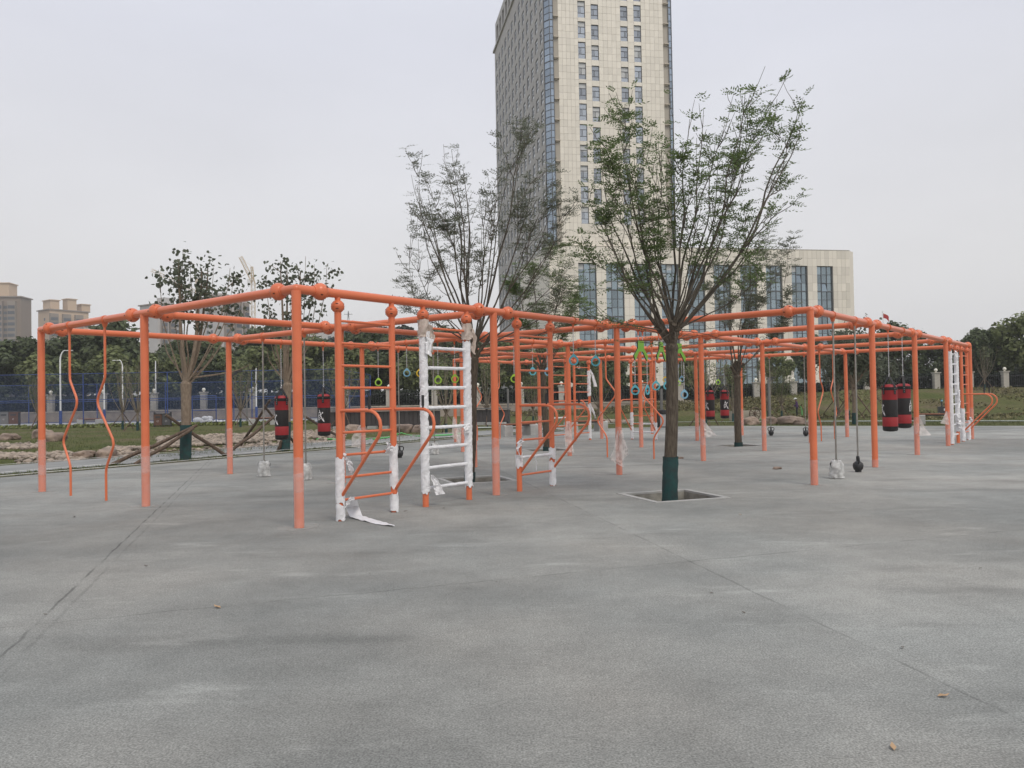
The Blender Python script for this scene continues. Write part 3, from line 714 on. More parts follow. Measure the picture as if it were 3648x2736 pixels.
# ------------------------------------------------------------------ chains, rings, hangers
def chain_mesh(L_, link_l=0.036):
    b = MB(); n = int(L_ / (link_l * 0.74))
    for i in range(n):
        z = -i * link_l * 0.74 - link_l / 2
        tl = Matrix.Rotation(0.35 + (math.pi / 2 if i % 2 else 0), 3, 'Z')
        b.torus((0, 0, z), 0.010, 0.0038, 'Y', 8, 4, sc=(1.0, 1.65), tilt=tl)
    return b.mesh('chain', chain_steel, 80)
CH = {}
def chain(L_):
    k = round(L_, 1)
    if k not in CH: CH[k] = chain_mesh(k)
    return CH[k]
def ring_mesh(m):
    b = MB(); n = 28; vs = []
    prof = [(-1, -1), (1, -1), (1, 1), (-1, 1)]
    for i in range(n):
        a = 2 * math.pi * i / n - math.pi / 2
        ox, oz = math.cos(a) * 0.088, math.sin(a) * 0.088
        ix, iz = math.cos(a) * 0.060, math.sin(a) * 0.060
        up = max(0.0, math.sin(a)) ** 5
        oz += up * 0.034; ox *= (1 - 0.35 * up)
        for x, z, y in ((ox, oz, -0.011), (ox, oz, 0.011), (ix, iz, 0.014), (ix, iz, -0.014)):
            vs.append((x, y, z - 0.122))
    fs = [(i * 4 + j, ((i + 1) % n) * 4 + j, ((i + 1) % n) * 4 + (j + 1) % 4, i * 4 + (j + 1) % 4) for i in range(n) for j in range(4)]
    b.add(vs, fs); b.torus((0, 0, 0.0), 0.012, 0.004, 'X', 10, 5, 1)
    return b.mesh('ring_grip', [m, chain_steel], 35)
RG = {k: ring_mesh(m) for k, m in (('cyan', cyan_plastic), ('light blue', lightblue_plastic), ('green', green_plastic), ('yellow', yellow_plastic))}
def hung_ring(n0, n1, t, zc, col, label, group, yaw=0.0):
    p, a = on_edge(n0, n1, t)
    q = thing('gymnastic_ring', label, 'ring', p + Vector((0, 0, TOP)), 0, group)
    link('hanger_ring', hang_me, q, (0, 0, 0), a)
    ln = TOP - 0.145 - (zc + 0.122)
    link('chain', chain(ln), q, (0, 0, -0.15), 0, (1, 1, ln / (round(ln, 1))))
    link('ring_grip', RG[col], q, (0, 0, zc + 0.122 - TOP), yaw)
hung_ring((0, 1), (0, 2), 2.24, 2.18, 'cyan', 'cyan teardrop ring on a chain next to the ladder with twisted white film', 'cyan rings beside the dip-bar ladder', 0.1)
hung_ring((0, 1), (0, 2), 2.97, 2.18, 'cyan', 'cyan teardrop ring on a chain next to the ladder with twisted white film', 'cyan rings beside the dip-bar ladder', -0.15)
for t, z, c, yw in ((0.60, 1.97, 'green', 0.1), (1.61, 2.17, 'light blue', 0.0), (2.05, 2.15, 'yellow', 0.2), (2.64, 1.97, 'green', -0.1), (3.17, 1.98, 'green', 0.05)):
    hung_ring((2, 2), (1, 2), t, z, c, c + ' ring in the mixed row of rings seen past the wrapped ladder', 'mixed rings seen through the near ladders', yw)
for t, z, c, yw in ((1.47, 1.98, 'green', 0.0), (2.21, 2.16, 'cyan', 0.3), (2.82, 2.16, 'light blue', 0.6)):
    hung_ring((1, 2), (1, 3), t, z, c, c + ' ring in the bay behind the ladder with twisted white film', 'mixed rings behind the dip-bar ladder', yw)
hung_ring((2, 5), (1, 5), 2.59, 2.06, 'yellow', 'small yellow ring hanging behind the tall green hangers', 'rings by the far dip-bar ladder', 0.0)
hung_ring((2, 5), (1, 5), 3.21, 2.06, 'light blue', 'small light blue ring hanging behind the tall green hangers', 'rings by the far dip-bar ladder', 0.2)
hung_ring((2, 6), (1, 6), 2.83, 1.98, 'green', 'small green ring seen between the two far punching bags', 'rings on the farthest beam', 0.0)
hung_ring((2, 6), (1, 6), 1.2, 1.98, 'green', 'small green ring on the farthest beam behind the leafy tree trunk', 'rings on the farthest beam', 0.0)
# A-shaped hangers with two rings each
def hanger_mesh():
    out = [(-0.125, 0.0), (0.125, 0.0), (0.125, -0.15), (0.29, -0.30), (0.245, -0.40), (0.235, -0.40), (0.075, -0.215), (-0.075, -0.215), (-0.235, -0.40), (-0.245, -0.40), (-0.29, -0.30), (-0.125, -0.15)]
    n = len(out); b = MB()
    vs = [(x, -0.012, z) for x, z in out] + [(x, 0.012, z) for x, z in out]
    tri = [(0, 1, 2, 11), (11, 2, 6, 7), (2, 3, 5, 6), (3, 4, 5), (11, 7, 8, 10), (8, 9, 10)]
    b.add(vs, [tuple(reversed(f)) for f in tri] + [tuple(i + n for i in f) for f in tri])
    b.add(vs, [(i, (i + 1) % n, (i + 1) % n + n, i + n) for i in range(n)], 1)
    return b.mesh('hanger_plate', [lime_plastic, black_rubber], 0)
hp = hanger_mesh()
for i, (tc_, zz, yaw, dz) in enumerate(((0.93, 2.64, 0.0, (1.63, 1.63)), (1.80, 2.66, 0.15, (1.72, 1.73)), (2.60, 2.66, -0.1, (1.60, 1.53)))):
    p, a = on_edge((0, 2), (0, 3), tc_)
    q = thing('ring_hanger', 'lime green A-shaped hanger plate with two chained rings behind the wrapped trunk', 'ring hanger', p + Vector((0, 0, TOP)), a, 'lime green ring hangers')
    for sx in (-0.09, 0.09):
        link('hanger_ring', hang_me, q, (sx, 0, 0)); link('chain', chain(0.1), q, (sx, 0, -0.145), 0, (1, 1, 1.25))
    pl = link('hanger_plate', hp, q, (0, 0, zz - TOP), yaw)
    for sx, zc in zip((-0.25, 0.25), dz):
        ln = (zz - 0.40) - (zc + 0.122)
        link('chain', chain(ln), q, (sx, 0, zz - 0.39 - TOP), 0, (1, 1, ln / round(ln, 1)))
        link('ring_grip', RG['cyan' if i < 2 else 'light blue'], q, (sx, 0, zc + 0.122 - TOP), -a + (0.1 if sx < 0 else (0.9 if i == 0 else 0.2)))

# ------------------------------------------------------------------ kettlebell poles
b = MB(); b.tube([(0, 0, 0.22), (0, 0, TOP - 0.08)], 0.0155, 12); kp_me = b.mesh('steel_pole', steel)
b = MB(); b.lathe([(0.0, 0.0), (0.055, 0.0), (0.06, 0.012), (0.055, 0.022), (0.085, 0.06), (0.098, 0.115), (0.085, 0.165), (0.05, 0.195), (0.026, 0.21), (0.024, 0.30), (0.0, 0.31)], 22)
b.tube([(-0.075, 0, 0.155), (-0.105, 0, 0.215), (-0.112, 0, 0.255), (-0.095, 0, 0.285), (-0.05, 0, 0.293), (0.05, 0, 0.293), (0.095, 0, 0.285), (0.112, 0, 0.255), (0.105, 0, 0.215), (0.075, 0, 0.155)], 0.0135, 10)
kb_me = b.mesh('kettlebell', black_rubber)
def bagwrap(seed):
    b = MB(); n, m = 22, 14; vs = []
    for i in range(m + 1):
        t = i / m; z = 0.012 + t * 0.32
        r0 = 0.112 * (1 - 0.10 * t) * (1 if t < 0.8 else 1 - 1.9 * (t - 0.8) ** 1.1)
        for j in range(n):
            g = 2 * math.pi * j / n
            q = Vector((math.cos(g) * 2.2 + seed, math.sin(g) * 2.2, t * 4))
            rr = max(0.025, r0 + 0.028 * noise.noise(q) + 0.014 * noise.noise(q * 2.7) + 0.012 * abs(math.cos(g)))
            vs.append((rr * math.cos(g), rr * math.sin(g), z + 0.02 * noise.noise(q * 1.4 + Vector((9, 0, 0))) * (0 < i)))
    b.add(vs, [(i * n + j, i * n + (j + 1) % n, (i + 1) * n + (j + 1) % n, (i + 1) * n + j) for i in range(m) for j in range(n)])
    return b.mesh('plastic_bag', bag_film, 60)
bagw = [bagwrap(1.0), bagwrap(8.0), bagwrap(15.0)]
def kettle(n0, n1, t, label, group, bag=None, yaw=0.0):
    p, a = on_edge(n0, n1, t)
    q = thing('kettlebell_pole', label, 'kettlebell pole', p, 0, group)
    link('beam_collar', collar_me, q, (0, 0, TOP), a); link('steel_pole', kp_me, q); link('kettlebell', kb_me, q, (0, 0, 0.006), yaw)
    if bag is not None: link('plastic_bag', bagw[bag], q, (0, 0, 0), yaw)
kettle((-1, 2), (-1, 3), 1.20, 'steel pole with kettlebell in a clear plastic bag, beside a bare black kettlebell pole', 'kettlebell poles', 0, 0.2)
kettle((-1, 2), (-1, 3), 2.54, 'steel pole with bare black kettlebell beside the bagged kettlebell pole', 'kettlebell poles', None, 1.35)
kettle((2, 1), (1, 1), 1.25, 'steel pole with plastic-bagged kettlebell near the staked pollarded trees', 'bagged kettlebells near the punching bags', 1, 0.3)
kettle((2, 1), (1, 1), 2.63, 'steel pole with plastic-bagged kettlebell near the staked pollarded trees', 'bagged kettlebells near the punching bags', 2, 1.1)
kettle((2, 2), (2, 3), 1.25, 'steel pole with bare black kettlebell near the grassy verge and green hose', 'kettlebell poles', None, 0.5)
kettle((2, 2), (2, 3), 2.57, 'steel pole with plastic-bagged kettlebell near the grassy verge and green hose', 'kettlebell poles', 0, 0.8)
kettle((1, 6), (0, 6), 1.09, 'steel pole with bare black kettlebell near the pale boulders', 'far kettlebell poles near the boulders', None, 0.0)
kettle((1, 6), (0, 6), 2.33, 'steel pole with bare black kettlebell near the pale boulders', 'far kettlebell poles near the boulders', None, 0.4)

# ------------------------------------------------------------------ punching bags
RB = 0.152
prof = [(0.0, 0.66), (0.07, 0.665), (0.125, 0.675), (0.146, 0.69), (RB, 0.71), (RB, 0.772), (RB + 0.0015, 0.777), (RB + 0.001, 0.968), (RB, 0.972), (RB + 0.001, 0.978), (RB + 0.001, 1.335), (RB, 1.34), (RB + 0.0015, 1.345), (RB + 0.001, 1.543), (RB + 0.003, 1.546), (RB + 0.003, 1.612), (RB - 0.002, 1.615), (0.148, 1.632), (0.13, 1.655), (0.09, 1.672), (0.0, 1.68)]
mis = [1, 1, 1, 1, 1, 1, 0, 0, 1, 1, 1, 1, 0, 0, 1, 1, 0, 0, 0, 0]
b = MB(); b.lathe(prof, 32, mis=mis); body_me = b.mesh('bag_body', [bag_red, bag_black], 50)
b = MB()
for k in range(4):
    a = k * math.pi / 2
    u = Vector((math.cos(a), math.sin(a), 0)); w = Vector((-u.y, u.x, 0)) * 0.026
    pl = [u * (RB + 0.006) + Vector((0, 0, 1.46)), u * (RB + 0.006) + Vector((0, 0, 1.62)), u * 0.145 + Vector((0, 0, 1.665)), u * 0.075 + Vector((0, 0, 1.76)), u * 0.018 + Vector((0, 0, 1.84))]
    vs = [p + s * w for p in pl for s in (-1, 1)] + [p + s * w - u * 0.006 for p in pl for s in (-1, 1)]
    n = len(pl)
    b.add(vs, [(2 * i, 2 * i + 1, 2 * i + 3, 2 * i + 2) for i in range(n - 1)] + [(2 * n + 2 * i + 1, 2 * n + 2 * i, 2 * n + 2 * i + 2, 2 * n + 2 * i + 3) for i in range(n - 1)])
    for z in (1.49, 1.535, 1.58): b.sphere(u * (RB + 0.007) + Vector((0, 0, z)), 0.0055, 8, 6, 1)
b.torus((0, 0, 1.84), 0.02, 0.005, 'X', 12, 6, 1); b.torus((0, 0, 1.885), 0.013, 0.005, 'Y', 12, 6, 1, sc=(1, 2.0))
strap_me = b.mesh('bag_straps', [bag_black, chain_steel], 40)
# brush-written emblem as tapered strokes, (x, y) in a box 0..100 by 0..180 and half width
STROKES = [[(22, 178, 3), (27, 165, 5), (31, 150, 5), (34, 140, 4)],
           [(9, 128, 2), (20, 134, 6), (36, 138, 7), (45, 134, 3)],
           [(36, 138, 5), (44, 122, 5), (54, 104, 6), (60, 97, 2)],
           [(12, 122, 3), (7, 98, 3), (3, 70, 4), (4, 45, 4), (6, 25, 5), (10, 10, 5)],
           [(9, 12, 5), (25, 24, 4), (38, 36, 5), (46, 44, 3)],
           [(4, 72, 4), (20, 88, 5), (34, 98, 6), (48, 104, 6)],
           [(24, 42, 4), (27, 54, 5), (38, 62, 3), (45, 84, 3)],
           [(46, 100, 4), (51, 78, 5), (62, 46, 6), (76, 18, 7), (92, -4, 7), (100, -12, 3)],
           [(93, 2, 6), (87, 24, 3), (81, 56, 1)],
           [(60, 120, 2), (70, 122, 6), (78, 129, 8), (73, 138, 5), (63, 142, 2)]]
b = MB(); off = 0
for st in STROKES:
    pts = []
    for i in range(len(st) - 1):
        for f in range(5):
            t = f / 5; pts.append([st[i][k] * (1 - t) + st[i + 1][k] * t for k in range(3)])
    pts.append(st[-1]); vs = []; off += 0.00022
    for i, (x, y, w) in enumerate(pts):
        x0, y0, _ = pts[max(i - 1, 0)]; x1, y1, _ = pts[min(i + 1, len(pts) - 1)]
        d = Vector((x1 - x0, y1 - y0)).normalized(); nn = Vector((-d.y, d.x))
        for s in (1, -1):
            X = (x + nn.x * w * s - 50) * 0.00160; Z = (y + nn.y * w * s) * 0.00150 + 1.03
            a = X / RB; r = RB + 0.0025 + off
            vs.append((r * math.sin(a), -r * math.cos(a), Z))
    b.add(vs, [(2 * i, 2 * i + 1, 2 * i + 3, 2 * i + 2) for i in range(len(pts) - 1)])
emb_me = b.mesh('printed_character', print_white, 80)
def pbag(n0, n1, t, label, group, yaw, dz=0.0):
    p, a = on_edge(n0, n1, t)
    q = thing('punching_bag', label, 'punching bag', p + Vector((0, 0, dz)), 0, group)
    link('hanger_ring', hang_me, q, (0, 0, TOP - dz), a)
    ln = TOP - dz - 0.145 - 1.90
    link('chain', chain(ln), q, (0, 0, TOP - dz - 0.15), 0, (1, 1, ln / round(ln, 1)))
    bo = link('bag_body', body_me, q, (0, 0, 0), yaw)
    link('printed_character', emb_me, bo); link('bag_straps', strap_me, q, (0, 0, 0), yaw + 0.35)
pbag((2, 1), (2, 2), 1.33, 'red and black punching bag by the staked trees, white character at its edge', 'punching bags near the staked trees', -0.80)
pbag((2, 1), (2, 2), 2.53, 'red and black punching bag by the staked trees, white character in full view', 'punching bags near the staked trees', -0.25, 0.03)
pbag((-1, 3), (-1, 4), 1.28, 'red and black punching bag overlapping its twin near the end bench', 'punching bags near the end bench', -1.62)
pbag((-1, 3), (-1, 4), 2.52, 'red and black punching bag overlapped by its twin near the end bench', 'punching bags near the end bench', 0.88, 0.02)
pbag((1, 5), (1, 6), 1.05, 'red and black punching bag half hidden by a pale post under the farthest beams', 'far punching bags', -1.05)
pbag((1, 5), (1, 6), 2.25, 'red and black punching bag with full white character under the farthest beams', 'far punching bags', 0.12)
#@@BG
# ------------------------------------------------------------------ trees
def curve_pts(p0, p1, sag, k=9, wob=0.05, seed=0.0):
    p0, p1 = Vector(p0), Vector(p1); L_ = (p1 - p0).length; pts = []
    for i in range(k + 1):
        t = i / k
        q = p0.lerp(p1, t)
        q += Vector(sag) * (4 * t * (1 - t))
        q += Vector((noise.noise(Vector((t * 3.1, seed, 0.3))), noise.noise(Vector((t * 3.1, seed, 5.3))), 0.3 * noise.noise(Vector((t * 3.1, seed, 9.3))))) * wob * L_ * min(1, t * 3) * min(1, (1 - t) * 3)
        pts.append(q)
    return pts
def frond(b, p, d, length, n, lw, rng, mi=0):
    """pinnate leaf: leaflets in pairs along a drooping rachis"""
    d = d.normalized(); side = d.cross(Vector((0, 0, 1)))
    if side.length < 0.05: side = Vector((1, 0, 0))
    side.normalize(); up = side.cross(d)
    roll = rng.uniform(-0.7, 0.7); side = (side * math.cos(roll) + up * math.sin(roll)).normalized(); up = side.cross(d)
    for i in range(n):
        t = (i + 1) / n
        c = p + d * (length * t) - Vector((0, 0, 1)) * (length * 0.28 * t * t)
        ll = length * 0.30 * (1 - 0.35 * abs(t - 0.5))
        for s in ((-1, 1) if i < n - 1 else (0,)):
            a = (side * s + d * 0.55).normalized() if s else d
            a = (a + up * rng.uniform(-0.25, 0.1)).normalized()
            w = d.cross(up) if not s else (d * 0.8 + up * rng.uniform(-.4, .4))
            w = (w - a * w.dot(a)).normalized() * lw
            b.add([c, c + a * ll * 0.5 + w, c + a * ll, c + a * ll * 0.5 - w], [(0, 1, 2, 3)], mi)
def broadleaf(b, p, size, rng, mi=0):
    d = Vector((rng.uniform(-1, 1), rng.uniform(-1, 1), rng.uniform(-1.3, 0.2))).normalized()
    w = d.orthogonal(); w = (Matrix.Rotation(rng.uniform(0, 6.28), 3, d) @ w).normalized(); n = d.cross(w)
    s = size * rng.uniform(0.7, 1.2)
    v = [p, p + d * s * .3 + w * s * .42 + n * s * .06, p + d * s * .7 + w * s * .3 + n * s * .04, p + d * s * 1.05 - n * s * .05, p + d * s * .7 - w * s * .3 + n * s * .04, p + d * s * .3 - w * s * .42 + n * s * .06]
    b.add(v, [(0, 1, 2, 3), (0, 3, 4, 5)], mi)

def pinnate_tree(name, label, base, head, tips, D, rT, leafmat, seed, nfrond, wrap_h, lean=(0, 0), spread=0.9, flen=0.20, lateral=10, group=None, barkmat=bark_dark, lwid=0.052):
    rng = random.Random(seed)
    tips = tips + [(x + rng.uniform(-22, 22), y + rng.uniform(14, 70)) for x, y in tips[::2]]
    t = thing(name, label, 'tree', base, 0, group)
    base = Vector(base); loc = lambda q: Vector(q) - base
    hd = loc(head); zb = -0.33
    tr = MB(); pts = [Vector((0, 0, zb)) + (hd - Vector((0, 0, zb))) * (i / 8) + Vector((math.sin(i * 0.9 + seed) * 0.012, math.cos(i * 1.1) * 0.012, 0)) for i in range(9)]
    tr.tube(pts, [rT * (1.12 - 0.16 * (i / 8) + (0.06 if i == 0 else 0) + 0.06 * (i == 8)) for i in range(9)], 16)
    tr.sphere(pts[-1], rT * 1.12, 14, 10)
    # pollard knuckles
    stubs = []
    for k in range(9):
        a = 2 * math.pi * k / 9 + rng.uniform(-.3, .3); tl = rng.uniform(0.12, 0.62)
        dv = Vector((math.sin(tl) * math.cos(a), math.sin(tl) * math.sin(a), math.cos(tl)))
        L_ = rng.uniform(0.25, 0.5); s0 = hd + dv * rT * 0.3; s1 = hd + dv * L_
        tr.tube(curve_pts(s0, s1, (0, 0, 0.03), 5, 0.08, seed + k), [rT * q for q in (0.62, 0.52, 0.45, 0.42, 0.40, 0.42)], 10)
        stubs.append(s1)
    tr.build('trunk', barkmat, t)
    if wrap_h > 0:
        wb = MB(); vs = []; n = 20; m = int(wrap_h / 0.025)
        for i in range(m + 1):
            z = zb + 0.01 + (wrap_h - zb) * i / m; ff = (z - zb) / (hd.z - zb) * 8; i0 = min(7, int(ff)); c = pts[i0].lerp(pts[i0 + 1], ff - i0)
            for j in range(n):
                g = 2 * math.pi * j / n
                rr = rT * (1.19 - 0.16 * (z - zb) / (hd.z - zb)) + 0.012 + 0.008 * noise.noise(Vector((math.cos(g) * 1.5, math.sin(g) * 1.5 + seed, z * 16 + g * .5)))
                vs.append((c.x + rr * math.cos(g), c.y + rr * math.sin(g), z))
        wb.add(vs, [(i * n + j, i * n + (j + 1) % n, (i + 1) * n + (j + 1) % n, (i + 1) * n + j) for i in range(m) for j in range(n)])
        wb.build('trunk_wrap', green_wrap, t, smooth=70)
    br = MB(); lf = MB(); sites = []; prim = []; order = list(tips); rng.shuffle(order); npri = max(7, int(len(order) * 0.5))
    for k, (x, y) in enumerate(order):
        dd = D + rng.uniform(-spread, spread)
        tip = loc(atd(x, y + 12, dd)); fork = None
        if k >= npri:                                # later shoots fork off an existing limb
            best = 1e9
            for q in prim:
                for i in (3, 4, 5, 6, 7):
                    if tip.z - q[0][i].z < 0.35: continue
                    d0 = (q[0][i] - q[0][i - 1]).normalized(); v = tip - q[0][i]
                    c = v.length * (0.55 + d0.angle(v.normalized()) * 1.6) * rng.uniform(0.85, 1.2)
                    if c < best: best = c; fork = (q[0][i], q[1] * (1 - 0.8 * i / 11), d0)
        if fork: st = fork[0]
        else:
            st = min(stubs, key=lambda s: (s - hd).normalized().angle((tip - hd).normalized()) + rng.uniform(0, .25)); st = st.lerp(hd, rng.uniform(0, 0.35))
        L_ = (tip - st).length
        outw = Vector((tip.x - st.x, tip.y - st.y, 0)) * rng.uniform(0.03, 0.18)
        if fork: outw = fork[2] * (0.07 * L_) - (tip - st).normalized() * (0.05 * L_)
        p = curve_pts(st, tip, outw, 11, 0.055, seed * 1.7 + k)
        r0 = 0.009 + 0.0034 * L_ * rng.uniform(0.75, 1.4)
        if fork: r0 = min(r0, fork[1] * 0.8)
        prim.append((p, r0))
        br.tube(p, [max(0.0032, r0 * (1 - 0.9 * (i / 11)) ** 0.85) for i in range(12)], 7, caps=False)
        for i in range(4, 12):
            sites.append((p[i], (p[i] - p[i - 1]).normalized(), 0.35 + 0.65 * (i / 11)))
        for q in range(rng.randint(4, 7)):
            i = rng.randint(4, 10); dv = (p[i + 1] - p[i]).normalized()
            a = rng.uniform(0, 6.28); dv = (dv + Vector((math.cos(a), math.sin(a), rng.uniform(-0.1, 0.5))) * rng.uniform(0.45, 0.9)).normalized()
            L2 = rng.uniform(0.25, 0.75) * (0.5 + 0.12 * L_)
            pp = curve_pts(p[i], p[i] + dv * L2 + Vector((0, 0, 0.15 * L2)), (0, 0, -0.04), 4, 0.06, seed + k * 3 + q)
            br.tube(pp, [0.0065, 0.0055, 0.0045, 0.0035, 0.003], 5, caps=False)
            for j in range(1, 5): sites.append((pp[j], (pp[j] - pp[j - 1]).normalized(), 0.6 + 0.1 * j))
    for k in range(lateral):                        # bare thin shoots round the head
        a = rng.uniform(0, 6.28); L_ = rng.uniform(0.6, 1.5)
        dv = Vector((math.cos(a), math.sin(a), rng.uniform(-0.05, 0.45))).normalized()
        p = curve_pts(hd + Vector((0, 0, rng.uniform(-.05, .3))), hd + dv * L_, (0, 0, rng.uniform(-0.05, 0.14)), 7, 0.09, seed + k * 7.7)
        br.tube(p, [0.007, 0.0062, 0.0055, 0.005, 0.0042, 0.0036, 0.003, 0.0025], 5, caps=False)
        if rng.random() < 0.6: sites.append((p[-1], dv, 0.5))
    br.build('branches', twig_mat if barkmat is bark_dark else barkmat, t)
    wsum = [s[2] ** 3 * (0.30 + 1.5 * max(0.0, noise.noise(s[0] * 1.3 + Vector((seed, 0, 0))) + 0.3)) for s in sites]
    for s in rng.choices(sites, wsum, k=nfrond):
        a = rng.uniform(0, 6.28)
        dv = (s[1] * 0.5 + Vector((math.cos(a), math.sin(a), rng.uniform(-0.2, 0.45)))).normalized()
        frond(lf, s[0], dv, flen * rng.uniform(0.65, 1.2), rng.randint(4, 6), flen * lwid, rng)
    lf.build('crown', leafmat, t, smooth=None)
    return t
T1 = [(1350, 212), (1335, 245), (1305, 290), (1262, 395), (1300, 450), (1268, 548), (1290, 610), (1415, 300), (1370, 330), (1385, 310), (1400, 420), (1455, 255), (1490, 245), (1520, 225), (1545, 300), (1585, 190), (1610, 185), (1628, 188), (1665, 205), (1735, 198), (1725, 225), (1640, 290), (1690, 378), (1680, 420), (1600, 330), (1560, 400), (1500, 370), (1440, 430), (1330, 520), (1340, 400), (1310, 340), (1380, 470), (1420, 520), (1600, 470), (1640, 520), (1480, 470), (1520, 500), (1350, 600), (1430, 350), (1470, 330)]
pinnate_tree('locust_tree', 'slender tree with dense feathery green crown and teal wrapped trunk in an open pit', (2.32, 11.98, 0), atd(1452, 752, 12.0), T1, 12.0, 0.090, leaf_pin, 3, 2700, 0.60, spread=0.85, flen=0.215, lateral=16)
T2 = [(895, 320), (920, 360), (958, 290), (975, 300), (1000, 340), (905, 430), (925, 400), (885, 520), (880, 580), (900, 550), (1130, 240), (1140, 262), (1075, 350), (1100, 330), (1200, 350), (1185, 420), (1240, 420), (1220, 455), (1225, 560), (1150, 470), (1050, 420), (1000, 450), (960, 470), (1120, 400), (1190, 500), (1040, 520), (940, 560), (985, 400), (1160, 360), (1060, 480), (1210, 610), (880, 640)]
T2 = [(x, y + 10) for x, y in T2]
pinnate_tree('locust_tree', 'slender tree with sparse grey green crown inside the frame beside the wrapped ladder', (-0.84, 14.95, 0), at(1690, 1285, 15.0), T2, 15.0, 0.080, leaf_grey, 5, 2300, 0.15, spread=1.0, lwid=0.042, flen=0.21, lateral=18)
T3 = [(1560, 520), (1600, 500), (1640, 500), (1665, 475), (1700, 510), (1690, 560), (1540, 560), (1520, 600), (1620, 560), (1660, 600), (1700, 620), (1580, 590), (1640, 640), (1550, 640), (1710, 660)]
pinnate_tree('locust_tree', 'thin bushy tree inside the far part of the frame near the kettlebells and boulders', (6.62, 23.6, 0), at(2625, 1345, 23.6), T3, 23.6, 0.095, leaf_grey, 8, 1800, 0.1, spread=1.1, flen=0.25, lateral=22)
T4 = [(1115, 560), (1150, 540), (1190, 520), (1225, 520), (1255, 580), (1240, 630), (1130, 620), (1180, 580), (1210, 560), (1100, 600), (1160, 660), (1230, 680)]
pinnate_tree('locust_tree', 'thin leafy tree inside the far part of the frame near the benches', (0.97, 23.15, 0), at(1935, 1330, 23.2), T4, 23.2, 0.085, leaf_pin, 12, 1800, 0.1, spread=1.1, flen=0.25, lateral=22)

def limb_tree(name, label, base, fork, tips, D, rT, seed, leaves, lsize, bare, wrap_h, scale=lambda x, y: (x, y), group=None, spread=0.6, lmat=leaf_big):
    rng = random.Random(seed); base = Vector(base); t = thing(name, label, 'tree', base, 0, group)
    fk = Vector(fork) - base
    tr = MB(); tr.tube([Vector((0, 0, -0.02)), fk * 0.5 + Vector((0.01, 0, 0)), fk * 0.9, fk], [rT * 1.1, rT, rT * 1.08, rT * 1.2], 16); tr.sphere(fk, rT * 1.15, 14, 10)
    tr.build('trunk', bark_light, t)
    if wrap_h:
        sleeve([(0, 0, 0.0), tuple(fk * (wrap_h / fk.z))], rT * 1.06, 0.012, 18, 0.03, seed, 9).build('trunk_wrap', green_wrap, t)
    br = MB(); lf = MB()
    for k, (x, y, big) in enumerate(tips):
        tip = at(*scale(x, y), D + rng.uniform(-spread, spread)) - base
        st = fk + Vector((rng.uniform(-1, 1), rng.uniform(-1, 1), 0)) * rT * 0.5
        outw = Vector((tip.x - st.x, tip.y - st.y, 0)) * 0.22
        p = curve_pts(st, tip, outw, 12, 0.022, seed * 2.1 + k)
        r0 = rT * (0.50 if big else 0.2)
        br.tube(p, [max(0.006, r0 * (1 - 0.8 * i / 12)) for i in range(13)], 9 if big else 6, caps=False)
        if big < 0: continue
        for q in range(5 if big else 2):
            i = rng.randint(7, 11); a = rng.uniform(0, 6.28)
            e = p[i] + Vector((math.cos(a) * .8, math.sin(a) * .8, rng.uniform(-.3, .7))) * rng.uniform(0.25, 0.7)
            pp = curve_pts(p[i], e, (0, 0, 0.03), 4, 0.06, seed + q + k * 9)
            br.tube(pp, [0.014, 0.012, 0.010, 0.008, 0.006], 5, caps=False)
            for _ in range(int(leaves * 0.5)):
                broadleaf(lf, pp[rng.randint(2, 4)] + Vector((rng.gauss(0, .09), rng.gauss(0, .09), rng.gauss(0, .10))), lsize, rng)
        for _ in range(leaves):
            i = rng.randint(9, 12)
            broadleaf(lf, p[i] + Vector((rng.gauss(0, .13), rng.gauss(0, .13), rng.gauss(0, .14))), lsize, rng)
    for k, (x, y) in enumerate(bare):
        tip = at(*scale(x, y), D + rng.uniform(-.5, .5)) - base
        p = curve_pts(fk + Vector((0, 0, rng.uniform(-.05, .25))), tip, Vector((tip.x - fk.x, tip.y - fk.y, 0)) * 0.25, 9, 0.04, seed + 50 + k)
        br.tube(p, [max(0.006, 0.030 * (1 - 0.85 * i / 9)) for i in range(10)], 6, caps=False)
    br.build('branches', bark_light, t); lf.build('crown', lmat, t, smooth=None)
    return t
c1 = lambda x, y: (x / 1.58, 850 + y / 1.58)
cz = lambda x, y: (500 + x / 3.16, 850 + y / 3.16)
limb_tree('pollarded_tree', 'pollarded tree with thick pale limbs and clumps of broad dark leaves beside the zigzag poles', gp(661, 1640), at(663, 1372, 21.8),
          [(425, 230, 1), (480, 140, 0), (760, 280, 1), (690, 330, 1), (820, 320, 0), (1010, 330, 0), (1040, 480, 0), (1150, 560, 0), (370, 620, 0), (220, 400, 0), (640, 620, 1), (440, 330, 1)], 21.8, 0.125, 21, 32, 0.115, [(250, 980), (830, 1190), (1230, 1410), (560, 270)], 0.95, cz)
limb_tree('pollarded_tree', 'pollarded tree with pale upright limbs and sparse broad leaves behind the first punching bag', gp(1016, 1606), at(1024, 1375, 25.3),
          [(1580, 260, 1), (1650, 330, 1), (1800, 370, 1), (1960, 290, 0), (2100, 290, 0), (1990, 420, 0), (1420, 420, 0), (1480, 830, 0), (1400, 780, 0), (1850, 560, 0), (1690, 700, 0)], 25.3, 0.125, 31, 28, 0.12, [(1430, 1250), (1860, 200), (1790, 1180)], 0.9, cz)

